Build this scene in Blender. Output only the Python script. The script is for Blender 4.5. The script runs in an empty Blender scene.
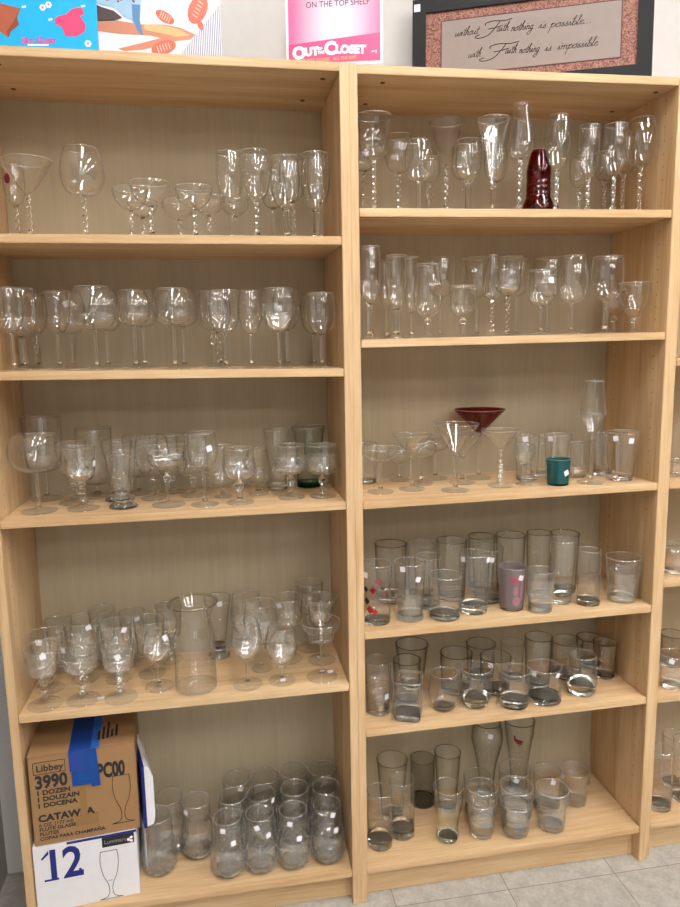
import bpy, bmesh, math, random
from mathutils import Vector, Matrix, Euler
SC = bpy.context.scene
COL = SC.collection
PI = math.pi
# ------------------------------------------------------------------ camera
def look_axes(yaw, pitch, roll):
    cy, sy, cp, sp = math.cos(yaw), math.sin(yaw), math.cos(pitch), math.sin(pitch)
    fw = Vector((sy*cp, cy*cp, sp)); r = Vector((cy, -sy, 0)); u = r.cross(fw)
    cr, sr = math.cos(roll), math.sin(roll)
    return r*cr + u*sr, u*cr - r*sr, fw
cam_data = bpy.data.cameras.new('camera'); cam = bpy.data.objects.new('camera', cam_data); COL.objects.link(cam)
R_, U_, F_ = look_axes(0.1663663, -0.1536245, -0.0178248)
m = Matrix((R_, U_, -F_)).transposed().to_4x4(); m.translation = Vector((-0.31489, -1.66838, 1.50088))
cam.matrix_world = m
cam_data.sensor_fit = 'HORIZONTAL'; cam_data.sensor_width = 36.0; cam_data.lens = 36.0*701.535/680
cam_data.clip_start = 0.02; cam_data.clip_end = 60
SC.camera = cam
# ------------------------------------------------------------------ world, exposure
W = bpy.data.worlds.new('room_air'); SC.world = W; W.use_nodes = True
W.node_tree.nodes['Background'].inputs[0].default_value = (0.9, 0.92, 1.0, 1)
W.node_tree.nodes['Background'].inputs[1].default_value = 0.15
SC.view_settings.view_transform = 'Standard'; SC.view_settings.look = 'None'
SC.view_settings.exposure = -0.03; SC.view_settings.gamma = 1.0; SC.view_settings.use_curve_mapping = False
LAMP_POWER = 52.0
UNSEEN_WINDOW_POWER = 2.5
cy = SC.cycles
cy.max_bounces = 28; cy.diffuse_bounces = 4; cy.glossy_bounces = 4; cy.transmission_bounces = 24
cy.transparent_max_bounces = 64; cy.sample_clamp_indirect = 80.0; cy.caustics_reflective = False; cy.caustics_refractive = False; cy.use_denoising = True
try: cy.denoiser = 'OPENIMAGEDENOISE'
except Exception: pass
# ------------------------------------------------------------------ case numbers
T = 0.0209754; W1 = 0.804957; W2 = 0.803195; D = 0.283462; BT = 0.0194; HT = 2.13
# ------------------------------------------------------------------ materials
def srgb(r, g, b):
    f = lambda c: c/12.92 if c <= 0.04045 else ((c+0.055)/1.055)**2.4
    return (f(r/255), f(g/255), f(b/255), 1)
MATS = {}
def new_mat(name):
    mt = bpy.data.materials.new(name); mt.use_nodes = True; nt = mt.node_tree; nt.nodes.clear()
    o = nt.nodes.new('ShaderNodeOutputMaterial'); return mt, nt, o
def N(nt, t, **kw):
    n = nt.nodes.new(t)
    for k, v in kw.items(): setattr(n, k, v)
    return n
def math_n(nt, op, a, b=None, clamp=False):
    n = N(nt, 'ShaderNodeMath', operation=op); n.use_clamp = clamp
    for i, v in enumerate((a, b)):
        if v is None: continue
        if isinstance(v, (int, float)): n.inputs[i].default_value = v
        else: nt.links.new(v, n.inputs[i])
    return n.outputs[0]
def plain(name, col, rough=0.5, spec=0.5, coat=0.0):
    if name in MATS: return MATS[name]
    mt, nt, o = new_mat(name); b = N(nt, 'ShaderNodeBsdfPrincipled')
    tc = N(nt, 'ShaderNodeTexCoord'); nz = N(nt, 'ShaderNodeTexNoise'); nz.inputs['Scale'].default_value = 40
    nt.links.new(tc.outputs['Object'], nz.inputs['Vector'])
    mx = N(nt, 'ShaderNodeMix', data_type='RGBA')
    mx.inputs[6].default_value = tuple(c*0.95 for c in col[:3]) + (1,); mx.inputs[7].default_value = tuple(min(1, c*1.04) for c in col[:3]) + (1,)
    nt.links.new(nz.outputs[0], mx.inputs[0]); nt.links.new(mx.outputs[2], b.inputs['Base Color'])
    b.inputs['Roughness'].default_value = rough; b.inputs['Specular IOR Level'].default_value = spec
    nt.links.new(b.outputs[0], o.inputs[0]); MATS[name] = mt; return mt
def wood(name, c1, c2, axis, holes=False, rough=0.42, contrast=1.0):
    """maple laminate: long streaks of grain along one axis"""
    mt, nt, o = new_mat(name); b = N(nt, 'ShaderNodeBsdfPrincipled')
    tc = N(nt, 'ShaderNodeTexCoord'); mp = N(nt, 'ShaderNodeMapping')
    s = [9.0, 9.0, 9.0]; s[axis] = 0.7
    mp.inputs['Scale'].default_value = s
    nt.links.new(tc.outputs['Object'], mp.inputs[0])
    n1 = N(nt, 'ShaderNodeTexNoise'); n1.inputs['Scale'].default_value = 2.2; n1.inputs['Detail'].default_value = 6; n1.inputs['Distortion'].default_value = 0.6
    nt.links.new(mp.outputs[0], n1.inputs['Vector'])
    mp2 = N(nt, 'ShaderNodeMapping'); s2 = [70.0, 70.0, 70.0]; s2[axis] = 2.5; mp2.inputs['Scale'].default_value = s2
    nt.links.new(tc.outputs['Object'], mp2.inputs[0])
    n2 = N(nt, 'ShaderNodeTexNoise'); n2.inputs['Scale'].default_value = 3.0; n2.inputs['Detail'].default_value = 3
    nt.links.new(mp2.outputs[0], n2.inputs['Vector'])
    a = math_n(nt, 'MULTIPLY', n1.outputs[0], 0.65); c = math_n(nt, 'MULTIPLY', n2.outputs[0], 0.35)
    f = math_n(nt, 'ADD', a, c)
    f = math_n(nt, 'MULTIPLY', math_n(nt, 'SUBTRACT', f, 0.5), 3.2*contrast); f = math_n(nt, 'ADD', f, 0.5, True)
    mx = N(nt, 'ShaderNodeMix', data_type='RGBA'); mx.inputs[6].default_value = c2; mx.inputs[7].default_value = c1
    nt.links.new(f, mx.inputs[0]); col = mx.outputs[2]
    if holes:   # rows of shelf-pin holes drilled in the side panel
        sp = N(nt, 'ShaderNodeSeparateXYZ'); nt.links.new(tc.outputs['Object'], sp.inputs[0])
        zz = math_n(nt, 'SUBTRACT', math_n(nt, 'MODULO', sp.outputs[2], 0.032), 0.016)
        z2 = math_n(nt, 'MULTIPLY', zz, zz); tot = None
        for y0 in (0.05, 0.235):
            yy = math_n(nt, 'SUBTRACT', sp.outputs[1], y0)
            d = math_n(nt, 'ADD', math_n(nt, 'MULTIPLY', yy, yy), z2)
            h = math_n(nt, 'LESS_THAN', d, 0.0019**2)
            tot = h if tot is None else math_n(nt, 'ADD', tot, h, True)
        m2 = N(nt, 'ShaderNodeMix', data_type='RGBA'); m2.inputs[7].default_value = (0.2, 0.11, 0.05, 1)
        nt.links.new(tot, m2.inputs[0]); nt.links.new(col, m2.inputs[6]); col = m2.outputs[2]
    nt.links.new(col, b.inputs['Base Color']); b.inputs['Roughness'].default_value = rough; b.inputs['Specular IOR Level'].default_value = 0.35
    nt.links.new(b.outputs[0], o.inputs[0]); MATS[name] = mt; return mt
def thin_glass(name, tint=(0.998, 0.998, 0.996), edge=(0.5, 0.5, 0.47), rough=0.055, refl=1.0, epow=6.0, haze=0.0, hazecol=(0.86, 0.86, 0.84), edge_light=0.0):
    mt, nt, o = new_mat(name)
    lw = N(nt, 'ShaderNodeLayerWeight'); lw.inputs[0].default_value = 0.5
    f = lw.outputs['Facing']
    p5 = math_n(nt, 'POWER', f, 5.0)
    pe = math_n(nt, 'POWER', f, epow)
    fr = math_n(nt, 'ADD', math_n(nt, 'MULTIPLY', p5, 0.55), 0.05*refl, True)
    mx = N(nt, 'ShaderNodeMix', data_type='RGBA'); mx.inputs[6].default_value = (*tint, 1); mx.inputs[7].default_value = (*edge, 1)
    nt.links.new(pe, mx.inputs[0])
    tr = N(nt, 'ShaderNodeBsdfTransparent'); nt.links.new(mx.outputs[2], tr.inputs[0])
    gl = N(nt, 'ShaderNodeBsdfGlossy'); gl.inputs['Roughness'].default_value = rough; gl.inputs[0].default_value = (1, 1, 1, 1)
    base = tr.outputs[0]
    if haze or edge_light:
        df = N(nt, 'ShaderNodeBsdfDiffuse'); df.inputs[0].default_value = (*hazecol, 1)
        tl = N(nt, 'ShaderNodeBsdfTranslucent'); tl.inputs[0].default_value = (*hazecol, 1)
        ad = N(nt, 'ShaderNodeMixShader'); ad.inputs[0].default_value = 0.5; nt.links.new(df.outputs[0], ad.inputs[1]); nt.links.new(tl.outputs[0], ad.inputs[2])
        m2 = N(nt, 'ShaderNodeMixShader'); nt.links.new(math_n(nt, 'ADD', math_n(nt, 'MULTIPLY', pe, edge_light), haze, True), m2.inputs[0])  # whitens grazing edges, painting in the light that glass edges catch
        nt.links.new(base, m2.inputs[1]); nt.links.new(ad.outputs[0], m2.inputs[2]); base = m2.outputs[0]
    ms = N(nt, 'ShaderNodeMixShader'); nt.links.new(fr, ms.inputs[0]); nt.links.new(base, ms.inputs[1]); nt.links.new(gl.outputs[0], ms.inputs[2])
    nt.links.new(ms.outputs[0], o.inputs[0]); MATS[name] = mt; return mt
def solid_glass(name, col=(0.98, 0.985, 0.98), rough=0.0, ior=1.48):
    mt, nt, o = new_mat(name); g = N(nt, 'ShaderNodeBsdfGlass'); g.inputs[0].default_value = (*col, 1)
    g.inputs['Roughness'].default_value = rough; g.inputs['IOR'].default_value = ior
    nt.links.new(g.outputs[0], o.inputs[0]); MATS[name] = mt; return mt
MAPLE1 = srgb(222, 191, 150); MAPLE2 = srgb(196, 158, 114)
wood_x = wood('maple_laminate_lengthwise', MAPLE1, MAPLE2, 0, contrast=1.3)
wood_z = wood('maple_laminate_upright', MAPLE1, MAPLE2, 2, holes=True, contrast=1.3)
wood_back = wood('pale_maple_back_panel', srgb(190, 176, 150), srgb(172, 157, 130), 2, contrast=0.6, rough=0.6)
G_THIN = thin_glass('clear_thin_glass', edge=(0.55, 0.55, 0.53), epow=5, haze=0.002, edge_light=0.30)
G_CUT = thin_glass('cut_crystal_glass', (0.998, 0.998, 0.995), (0.75, 0.75, 0.73), refl=2.6, epow=3.5, rough=0.03, haze=0.008, edge_light=0.38)
G_RIM = thin_glass('whitened_glass_rim', (0.9, 0.9, 0.88), (0.7, 0.7, 0.68), refl=6.0, rough=0.05, haze=0.35)  # whitish haze paints in the bright line of light along each rim
G_FOOT = thin_glass('glass_foot', (0.996, 0.996, 0.99), (0.8, 0.8, 0.77), refl=1.6, epow=7, haze=0.02, edge_light=0.5)
G_DARKEDGE = thin_glass('dark_edged_thin_glass', (0.990, 0.990, 0.982), (0.06, 0.06, 0.055), epow=4.0)  # edges painted dark, standing in for dark surroundings refracted in clear glass
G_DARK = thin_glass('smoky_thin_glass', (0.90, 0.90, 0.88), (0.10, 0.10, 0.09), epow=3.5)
G_RED = thin_glass('ruby_glass', (0.62, 0.02, 0.05), (0.12, 0.002, 0.006))
G_REDB = thin_glass('red_bowl_glass', (0.50, 0.03, 0.03), (0.25, 0.006, 0.006), haze=0.25, hazecol=(0.4, 0.03, 0.03))
G_TEAL = thin_glass('teal_glass', (0.02, 0.42, 0.44), (0.0, 0.2, 0.22), haze=0.35, hazecol=(0.0, 0.33, 0.36))
G_GREEN = thin_glass('green_glass', (0.94, 0.96, 0.94), (0.22, 0.3, 0.24), epow=4)
G_PALEG = thin_glass('pale_green_glass', (0.992, 0.996, 0.986), (0.5, 0.55, 0.47), epow=4)
G_PINK = thin_glass('frosted_pink_glass', (0.86, 0.80, 0.82), (0.5, 0.42, 0.42), haze=0.42, hazecol=(0.50, 0.43, 0.44), rough=0.2)
G_FROST = thin_glass('frosted_band_glass', haze=0.05, rough=0.3, refl=0.5)
S_CLEAR = solid_glass('clear_solid_glass'); S_GREEN = solid_glass('green_solid_glass', (0.2, 0.5, 0.33)); S_RED = solid_glass('red_solid_glass', (0.55, 0.01, 0.02))
S_TEAL = solid_glass('teal_solid_glass', (0.02, 0.4, 0.42)); S_DARK = solid_glass('grey_solid_glass', (0.75, 0.75, 0.72)); S_PALEG = solid_glass('pale_green_solid_glass', (0.95, 0.97, 0.93))
PAPER = plain('white_sticker_paper', srgb(243, 240, 244), 0.6)
# ------------------------------------------------------------------ object helpers
def link(name, me, mat=None, parent=None, loc=None, rot=None):
    o = bpy.data.objects.new(name, me); COL.objects.link(o)
    if mat is not None and me is not None and not me.materials: me.materials.append(mat)
    if parent is not None: o.parent = parent
    if loc is not None: o.location = loc
    if rot is not None: o.rotation_euler = rot
    return o
def thing(name, label, cat, loc=(0, 0, 0), rotz=0.0, group=None):
    o = link(name, None, loc=loc, rot=(0, 0, rotz)); o.empty_display_size = 0.05
    o['label'] = label; o['category'] = cat
    if group: o['group'] = group
    return o
def mesh_of(bm, name, smooth=False, angle=None):
    me = bpy.data.meshes.new(name); bm.to_mesh(me); bm.free()
    if smooth:
        me.polygons.foreach_set('use_smooth', [True]*len(me.polygons))
        if angle: me.set_sharp_from_angle(angle=angle)
    return me
def box_bm(bm, x0, x1, y0, y1, z0, z1, zr=None, bev=0.0):
    """box; zr=(dl,dr) lifts the two x ends, so a board can sag to one side"""
    dl, dr = zr or (0, 0)
    vs = [bm.verts.new((x, y, z+(dl if x == x0 else dr))) for z in (z0, z1) for y in (y0, y1) for x in (x0, x1)]
    fs = [(0, 2, 3, 1), (4, 5, 7, 6), (0, 1, 5, 4), (2, 6, 7, 3), (0, 4, 6, 2), (1, 3, 7, 5)]
    faces = [bm.faces.new([vs[i] for i in f]) for f in fs]
    if bev:
        es = list({e for f in faces for e in f.edges})
        bmesh.ops.bevel(bm, geom=es, offset=bev, segments=2, affect='EDGES')
    return bm
def board(name, x0, x1, y0, y1, z0, z1, mat, parent, zr=None, bev=0.0012):
    return link(name, mesh_of(box_bm(bmesh.new(), x0, x1, y0, y1, z0, z1, zr, bev), name), mat, parent)
def structure(name, x0, x1, y0, y1, z0, z1, mat):
    o = board(name, x0, x1, y0, y1, z0, z1, mat, None, bev=0); o['kind'] = 'structure'; return o
# ------------------------------------------------------------------ the room
mt, nt, o_ = new_mat('vinyl_floor_tile'); b_ = N(nt, 'ShaderNodeBsdfPrincipled'); tc = N(nt, 'ShaderNodeTexCoord')
sep = N(nt, 'ShaderNodeSeparateXYZ'); nt.links.new(tc.outputs['Object'], sep.inputs[0])
def joint(out, off):
    a = math_n(nt, 'MODULO', math_n(nt, 'ADD', out, off+32.0), 0.32); a = math_n(nt, 'SUBTRACT', a, 0.16); a = math_n(nt, 'ABSOLUTE', a)
    return math_n(nt, 'LESS_THAN', a, 0.0011)
jj = math_n(nt, 'ADD', joint(sep.outputs[0], 0.16-0.412), joint(sep.outputs[1], 0.16+0.03), True)
nz = N(nt, 'ShaderNodeTexNoise'); nz.inputs['Scale'].default_value = 26; nz.inputs['Detail'].default_value = 8; nt.links.new(tc.outputs['Object'], nz.inputs[0])
vo = N(nt, 'ShaderNodeTexNoise'); vo.inputs['Scale'].default_value = 90; vo.inputs['Detail'].default_value = 2; nt.links.new(tc.outputs['Object'], vo.inputs[0])
rp = N(nt, 'ShaderNodeValToRGB'); rp.color_ramp.elements[0].position = 0.36; rp.color_ramp.elements[1].position = 0.64
rp.color_ramp.elements[0].color = srgb(158, 153, 145); rp.color_ramp.elements[1].color = srgb(184, 181, 175)
nt.links.new(math_n(nt, 'ADD', math_n(nt, 'MULTIPLY', nz.outputs[0], 0.6), math_n(nt, 'MULTIPLY', vo.outputs[0], 0.4)), rp.inputs[0])
mx = N(nt, 'ShaderNodeMix', data_type='RGBA'); mx.inputs[7].default_value = srgb(120, 110, 98); nt.links.new(jj, mx.inputs[0]); nt.links.new(rp.outputs[0], mx.inputs[6])
nt.links.new(mx.outputs[2], b_.inputs['Base Color']); b_.inputs['Roughness'].default_value = 0.35; nt.links.new(b_.outputs[0], o_.inputs[0])
FLOOR = mt
WALL = plain('pale_grey_wall_paint', srgb(206, 203, 202), 0.7, 0.3)
WALL3 = plain('grey_wall_paint', srgb(168, 165, 160), 0.7, 0.3)
WALL2 = plain('dark_taupe_wall_paint', srgb(112, 104, 96), 0.8, 0.2)
CEIL = plain('white_ceiling_tile', srgb(205, 203, 198), 0.9, 0.2)
RX0, RX1, RY0, RY1, RZ = -0.985, 5.0, -8.0, 0.300, 3.35
structure('floor', RX0, RX1, RY0, RY1+0.1, -0.1, 0.0, FLOOR)
structure('ceiling', RX0, RX1, RY0, RY1+0.1, RZ, RZ+0.1, CEIL)
structure('wall_back', RX0-0.1, RX1+0.1, RY1, RY1+0.1, 0.0, RZ, WALL)
structure('wall_left', RX0-0.1, RX0, RY0, RY1, 0.0, RZ, WALL3)
structure('wall_right', RX1, RX1+0.1, RY0, RY1, 0.0, RZ, WALL2)
structure('wall_front', RX0-0.1, RX1+0.1, RY0-0.1, RY0, 0.0, RZ, WALL2)
# ceiling troffers
mt, nt, o_ = new_mat('lit_lamp_diffuser'); e_ = N(nt, 'ShaderNodeEmission'); e_.inputs[0].default_value = (1.0, 0.975, 0.935, 1); e_.inputs[1].default_value = LAMP_POWER
nt.links.new(e_.outputs[0], o_.inputs[0]); LIT = mt
WHITE_METAL = plain('white_enamel', srgb(238, 238, 236), 0.4)
mt, nt, o_ = new_mat('unseen_window_pane'); e_ = N(nt, 'ShaderNodeEmission'); e_.inputs[0].default_value = (0.86, 0.93, 1.0, 1); e_.inputs[1].default_value = UNSEEN_WINDOW_POWER
nt.links.new(e_.outputs[0], o_.inputs[0])
for i, wx in enumerate((-0.3, 1.6)):  # unseen windows behind the camera, added for streak highlights on the glasses
    bm = bmesh.new()
    for a in ((0, .05, 0, 2.0), (1.15, 1.2, 0, 2.0), (.05, 1.15, 0, .05), (.05, 1.15, 1.95, 2.0), (.58, .62, .05, 1.95)):
        box_bm(bm, wx+a[0], wx+a[1], RY0, RY0+.04, .35+a[2], .35+a[3])
    wf = link('window_%d' % (i+1), mesh_of(bm, 'window_frame'), WHITE_METAL); wf['kind'] = 'structure'
    board('pane', wx+.05, wx+1.15, RY0+.002, RY0+.012, .40, 2.30, mt, wf, bev=0)
first = None; ORD = ['first', 'second', 'third', 'fourth']
for iy, ly in enumerate((-1.25, -3.2, -5.4)):
    for ix, lx in enumerate((-0.15, 1.35, 2.85)):
        lab = f'recessed ceiling light panel, {ORD[ix]} from the left in {ORD[iy]} row from the shelves'
        if first is None:
            t = thing('ceiling_light', lab, 'ceiling light', (lx, ly, RZ), 0, 'ceiling lights over the shop')
            bm = bmesh.new()
            for a in ((-0.13, -0.104, -0.6, 0.6), (0.104, 0.13, -0.6, 0.6), (-0.104, 0.104, -0.6, -0.58), (-0.104, 0.104, 0.58, 0.6)):
                box_bm(bm, *a, -0.02, 0.0)
            f1 = link('frame', mesh_of(bm, 'frame'), WHITE_METAL, t)
            d1 = board('diffuser', -0.102, 0.102, -0.578, 0.578, -0.012, -0.001, LIT, t, bev=0)
            first = (t, f1, d1)
        else:
            t = first[0].copy(); t.location = (lx, ly, RZ); t['label'] = lab; COL.objects.link(t)
            for c in first[1:]:
                k = c.copy(); k.parent = t; COL.objects.link(k)
# ------------------------------------------------------------------ bookcases
def bookcase(label, x0, w, y0, shelves, tilt, ztilt=(0, 0)):
    """x0 = outer left face, w = inner width; shelves = heights of the shelf tops (last is the bottom shelf); tilt = {index:(left,right)}"""
    t = thing('bookcase', label, 'bookcase', (x0, y0, 0), 0, 'maple bookcases along the wall')
    y1 = D
    board('side_panel', 0, T-0.0004, 0, y1+0.006, 0, HT, wood_z, t)
    board('side_panel', T+w+0.0004, 2*T+w, 0, y1+0.006, 0, HT, wood_z, t)
    board('back_panel', T, T+w, y1, y1+0.006, 0.02, HT-0.004, wood_back, t, bev=0)
    tp = board('top_board', T, T+w, 0.0003, y1, HT-BT, HT, wood_x, t, zr=ztilt)
    for (hx, hy) in ((0.07, 0.05), (w-0.03, 0.05), (w-0.06, 0.2), (0.06, 0.2)):
        bm = bmesh.new(); bmesh.ops.create_cone(bm, cap_ends=True, segments=16, radius1=0.006, radius2=0.006, depth=0.0012)
        link('cam_lock', mesh_of(bm, 'cam_lock'), DARKPLUG, tp, (T+hx, hy, HT-BT+ztilt[0]+(ztilt[1]-ztilt[0])*hx/w-0.0004))
    for i, z in enumerate(shelves):
        board('shelf', T+0.0008, T+w-0.0008, 0.0015, y1, z-BT, z, wood_x, t, zr=tilt.get(i, ztilt if tilt.get('all') else None))
    board('kick_board', T, T+w, 0.033, 0.050, 0.001, shelves[-1]-BT, wood_x, t, bev=0)
    return t
DARKPLUG = plain('brown_plastic_plug', srgb(86, 58, 34), 0.5)
bookcase('left maple bookcase with five shelves of stemmed glasses and two cartons at its foot', -2*T-W1, W1, 0,
         [1.75135, 1.44934, 1.11650, 0.63758, 0.10089], {1: (0.006, -0.0045)})
bookcase('right maple bookcase with six shelves, red vase on top shelf, tumblers below', 0, W2, 0,
         [1.81858, 1.51544, 1.11816, 0.77580, 0.50606, 0.10590], {'all': 1}, (-0.0035, 0.0035))
bookcase('maple bookcase partly seen at the right photo edge', 2*T+W2+0.0006, 0.80, 0.013,
         [1.82, 1.45, 1.12, 0.842, 0.50, 0.106], {})
# ------------------------------------------------------------------ glass making
def catmull(pts, n):
    out = []; P = [pts[0]] + list(pts) + [pts[-1]]
    for i in range(1, len(P)-2):
        p0, p1, p2, p3 = P[i-1], P[i], P[i+1], P[i+2]
        for k in range(n):
            s = k/n
            out.append(tuple(0.5*((2*p1[j]) + (-p0[j]+p2[j])*s + (2*p0[j]-5*p1[j]+4*p2[j]-p3[j])*s*s + (-p0[j]+3*p1[j]-3*p2[j]+p3[j])*s**3) for j in (0, 1)))
    out.append(pts[-1]); return out
def lathe(name, prof, seg=36, mod=None, mat=None, parent=None, closed=True, angle=0.9):
    """prof = [(r,z)...] turned round z; r=0 ends become poles; mod(theta, z, r, k) scales r"""
    verts, faces = [], []; rings = []
    for k, (r, z) in enumerate(prof):
        if r < 1e-6: rings.append([len(verts)]); verts.append((0, 0, z)); continue
        ring = []
        for s in range(seg):
            a = 2*PI*s/seg; q = r*(mod(a, z, r, k) if mod else 1.0)
            ring.append(len(verts)); verts.append((q*math.cos(a), q*math.sin(a), z))
        rings.append(ring)
    for A, B in zip(rings, rings[1:]):
        if len(A) == 1 and len(B) == 1: continue
        for s in range(seg):
            s2 = (s+1) % seg
            if len(A) == 1: faces.append((A[0], B[s2], B[s]))
            elif len(B) == 1: faces.append((A[s], A[s2], B[0]))
            else: faces.append((A[s], A[s2], B[s2], B[s]))
    me = bpy.data.meshes.new(name); me.from_pydata(verts, [], faces); me.update()
    me.polygons.foreach_set('use_smooth', [True]*len(me.polygons)); me.set_sharp_from_angle(angle=angle)
    return link(name, me, mat, parent)
BOWL = {
 'wine': [(.06,0),(.4,.03),(.72,.14),(.93,.34),(1,.55),(.96,.8),(.88,1)],
 'flutewine': [(.06,0),(.4,.04),(.75,.18),(.95,.38),(1,.6),(.97,.82),(.92,1)],
 'balloon': [(.06,0),(.45,.02),(.8,.13),(.98,.35),(1,.5),(.93,.75),(.74,1)],
 'balloonlow': [(.06,0),(.45,.03),(.8,.16),(.97,.38),(1,.55),(.95,.8),(.84,1)],
 'tulip': [(.06,0),(.35,.04),(.65,.15),(.92,.35),(1,.5),(.9,.78),(.76,1)],
 'tulipw': [(.08,0),(.3,.05),(.6,.22),(.88,.5),(.98,.75),(1,1)],
 'flute': [(.08,0),(.4,.05),(.72,.18),(.92,.4),(1,.62),(.96,.85),(.92,1)],
 'tallflute': [(.1,0),(.5,.03),(.9,.12),(1,.22),(.86,.45),(.67,.75),(.55,1)],
 'champ': [(.07,0),(.14,.05),(.42,.17),(.8,.31),(1,.47),(.97,.66),(.86,.86),(.77,1)],
 'martini': [(.05,0),(.10,.02),(.19,.1),(.55,.5),(1,1)],
 'coupe': [(.06,0),(.3,.06),(.66,.26),(.9,.55),(1,.85),(.985,1)],
 'cut': [(.1,0),(.45,.03),(.74,.10),(.84,.25),(.9,.55),(1,1)],
 'goblet': [(.1,0),(.4,.04),(.72,.15),(.88,.35),(.9,.6),(1,1)],
 'bell': [(.06,0),(.4,.04),(.72,.15),(.83,.32),(.84,.6),(.9,.85),(1,1)],
 'trumpet': [(.07,0),(.2,.05),(.38,.2),(.6,.5),(.8,.8),(1,1)],
 'trumpetc': [(.1,0),(.42,.06),(.6,.25),(.75,.6),(1,1)],
 'swirl': [(.07,0),(.13,.06),(.3,.25),(.55,.55),(.8,.82),(1,1)],
 'hock': [(.1,0),(.5,.04),(.85,.16),(1,.34),(.96,.6),(.83,.85),(.8,1)],
 'hockw': [(.1,0),(.5,.05),(.85,.2),(1,.42),(.98,.7),(.93,1)],
 'snifter': [(.1,0),(.6,.04),(.95,.25),(1,.42),(.85,.75),(.72,1)],
 'thumb': [(.12,0),(.6,.03),(.9,.15),(1,.35),(.95,.65),(.96,1)],
 'compote': [(.08,0),(.35,.08),(.72,.25),(.85,.4),(.86,.7),(1,1)],
 'margarita': [(.08,0),(.4,.05),(.66,.2),(.7,.42),(.76,.55),(.95,.72),(1,1)],
 'cylbowl': [(.1,0),(.6,.03),(.86,.12),(.95,.4),(.97,.7),(1,1)],
 'pilsner': [(.45,0),(.56,.12),(.8,.6),(1,1)],
}
CUP = {  # (profile, thickness of the solid base as a share of the height)
 'tumbler': ([(.84,0),(.87,.1),(.93,.5),(1,1)], .07), 'tumblers': ([(.98,0),(1,.05),(1,.5),(1,1)], .09),
 'rocks': ([(.86,0),(.92,.1),(.96,.5),(1,1)], .12), 'pint': ([(.66,0),(.7,.1),(.84,.5),(1,1)], .08),
 'gib': ([(.76,0),(.79,.08),(.87,.55),(.95,.70),(1,1)], .10), 'stemless': ([(.5,0),(.8,.1),(1,.36),(.97,.6),(.87,.85),(.83,1)], .05),
 'stemlessw': ([(.6,0),(.78,.08),(.97,.4),(1,.65),(.98,1)], .14), 'square': ([(.82,0),(.9,.1),(.97,.5),(1,1)], .14),
 'ringed': ([(.84,0),(.86,.1),(.93,.5),(1,1)], .06), 'ribbed': ([(.8,0),(.82,.1),(.9,.5),(1,1)], .1),
 'ribbase': ([(.83,0),(.82,.08),(.78,.14),(.88,.4),(1,1)], .1), 'soda': ([(.62,0),(.70,.1),(.66,.25),(.76,.45),(.97,.72),(1,.84),(.97,1)], .08),
 'weizen': ([(.7,0),(.55,.08),(.5,.2),(.62,.42),(.93,.7),(1,.82),(.85,1)], .06), 'weizen2': ([(.72,0),(.6,.08),(.56,.25),(.72,.55),(.95,.85),(1,1)], .06),
 'waist': ([(.98,0),(1,.1),(.92,.5),(.9,.68),(1,1)], .14), 'bulge': ([(.78,0),(.92,.12),(1,.4),(.97,.7),(.9,1)], .17),
 'hiball': ([(.78,0),(.98,.07),(1.13,.18),(1.13,.40),(1.05,.55),(.99,.75),(1,1)], .06),
 'flare': ([(.74,0),(.72,.06),(.74,.3),(.84,.7),(.95,.92),(1,1)], .09),
 'carafe': ([(.86,0),(.9,.05),(.88,.3),(.9,.45),(.86,.62),(.74,.80),(.78,.88),(.92,.96),(1,1)], .025),
 'redvase': ([(.95,0),(1,.05),(1,.17),(.92,.24),(.76,.33),(.78,.36),(.74,.40),(.78,.44),(.74,.48),(.78,.52),(.74,.56),(.77,.7),(.66,.84),(.48,1)], .08),
}
TINT = {'red': (G_RED, S_RED), 'teal': (G_TEAL, S_TEAL), 'green': (G_GREEN, S_GREEN), 'palegreen': (G_PALEG, S_PALEG), 'pink': (G_PINK, S_CLEAR)}
def prof_r(P, z):
    for (r0, z0), (r1, z1) in zip(P, P[1:]):
        if z0 <= z <= z1 and z1 > z0: return r0+(r1-r0)*(z-z0)/(z1-z0), (r1-r0)/(z1-z0)
    return P[-1][0], 0
def pattern(o, z0, H, kind):
    """angular modulation of the pressed or cut pattern, for z between z0 and H"""
    def f(a, z, r, k):
        t = (z-z0)/(H-z0); v = 1.0
        if 'rib' in o:
            n, am = o['rib']; w = max(0, min(1, (0.62-t)/0.12)); v += am*1.6*w*abs(math.cos(n*a/2)) - am*0.8*w
        if 'dia' in o:
            n, am = o['dia']; w = max(0, min(1, (0.72-t)/0.08))*max(0, min(1, t/0.05)); zz = z/(r+1e-6)*n*0.5
            v += am*w*(abs(math.sin(n*a/2+zz))+abs(math.sin(n*a/2-zz))-1.2)
        if 'dia2' in o:
            w = max(0, min(1, (0.5-t)/0.1)); v += 0.07*w*(abs(math.sin(6*a+z*150))+abs(math.sin(6*a-z*150))-1.2)
            if t < 0.12: v += 0.03*math.cos(12*a)
        if 'spiral' in o: v += 0.018*math.cos(12*a+z*75)
        if kind == 'gib':
            w = max(0, min(1, (0.68-t)/0.08)); q = ((a+0.2) % (PI/4))-PI/8; v *= 1-w*(1-math.cos(PI/8)/math.cos(q)*1.02); v -= .05*w*math.exp(-((q+PI/8)/.07)**2)
        if kind == 'ribbase' and t < 0.42: v += 0.03*math.cos(20*a)*(1-t/0.42)
        if kind == 'ribbed' and t < 0.82: v += 0.03*abs(math.cos(9*a))
        if kind == 'ringed' and t < 0.62: v += 0.03*math.sin(t*2*PI*11)
        if kind == 'square':
            v *= 0.93/((abs(math.cos(a+0.35))**5+abs(math.sin(a+0.35))**5)**0.2)
        return v
    return f
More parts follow.
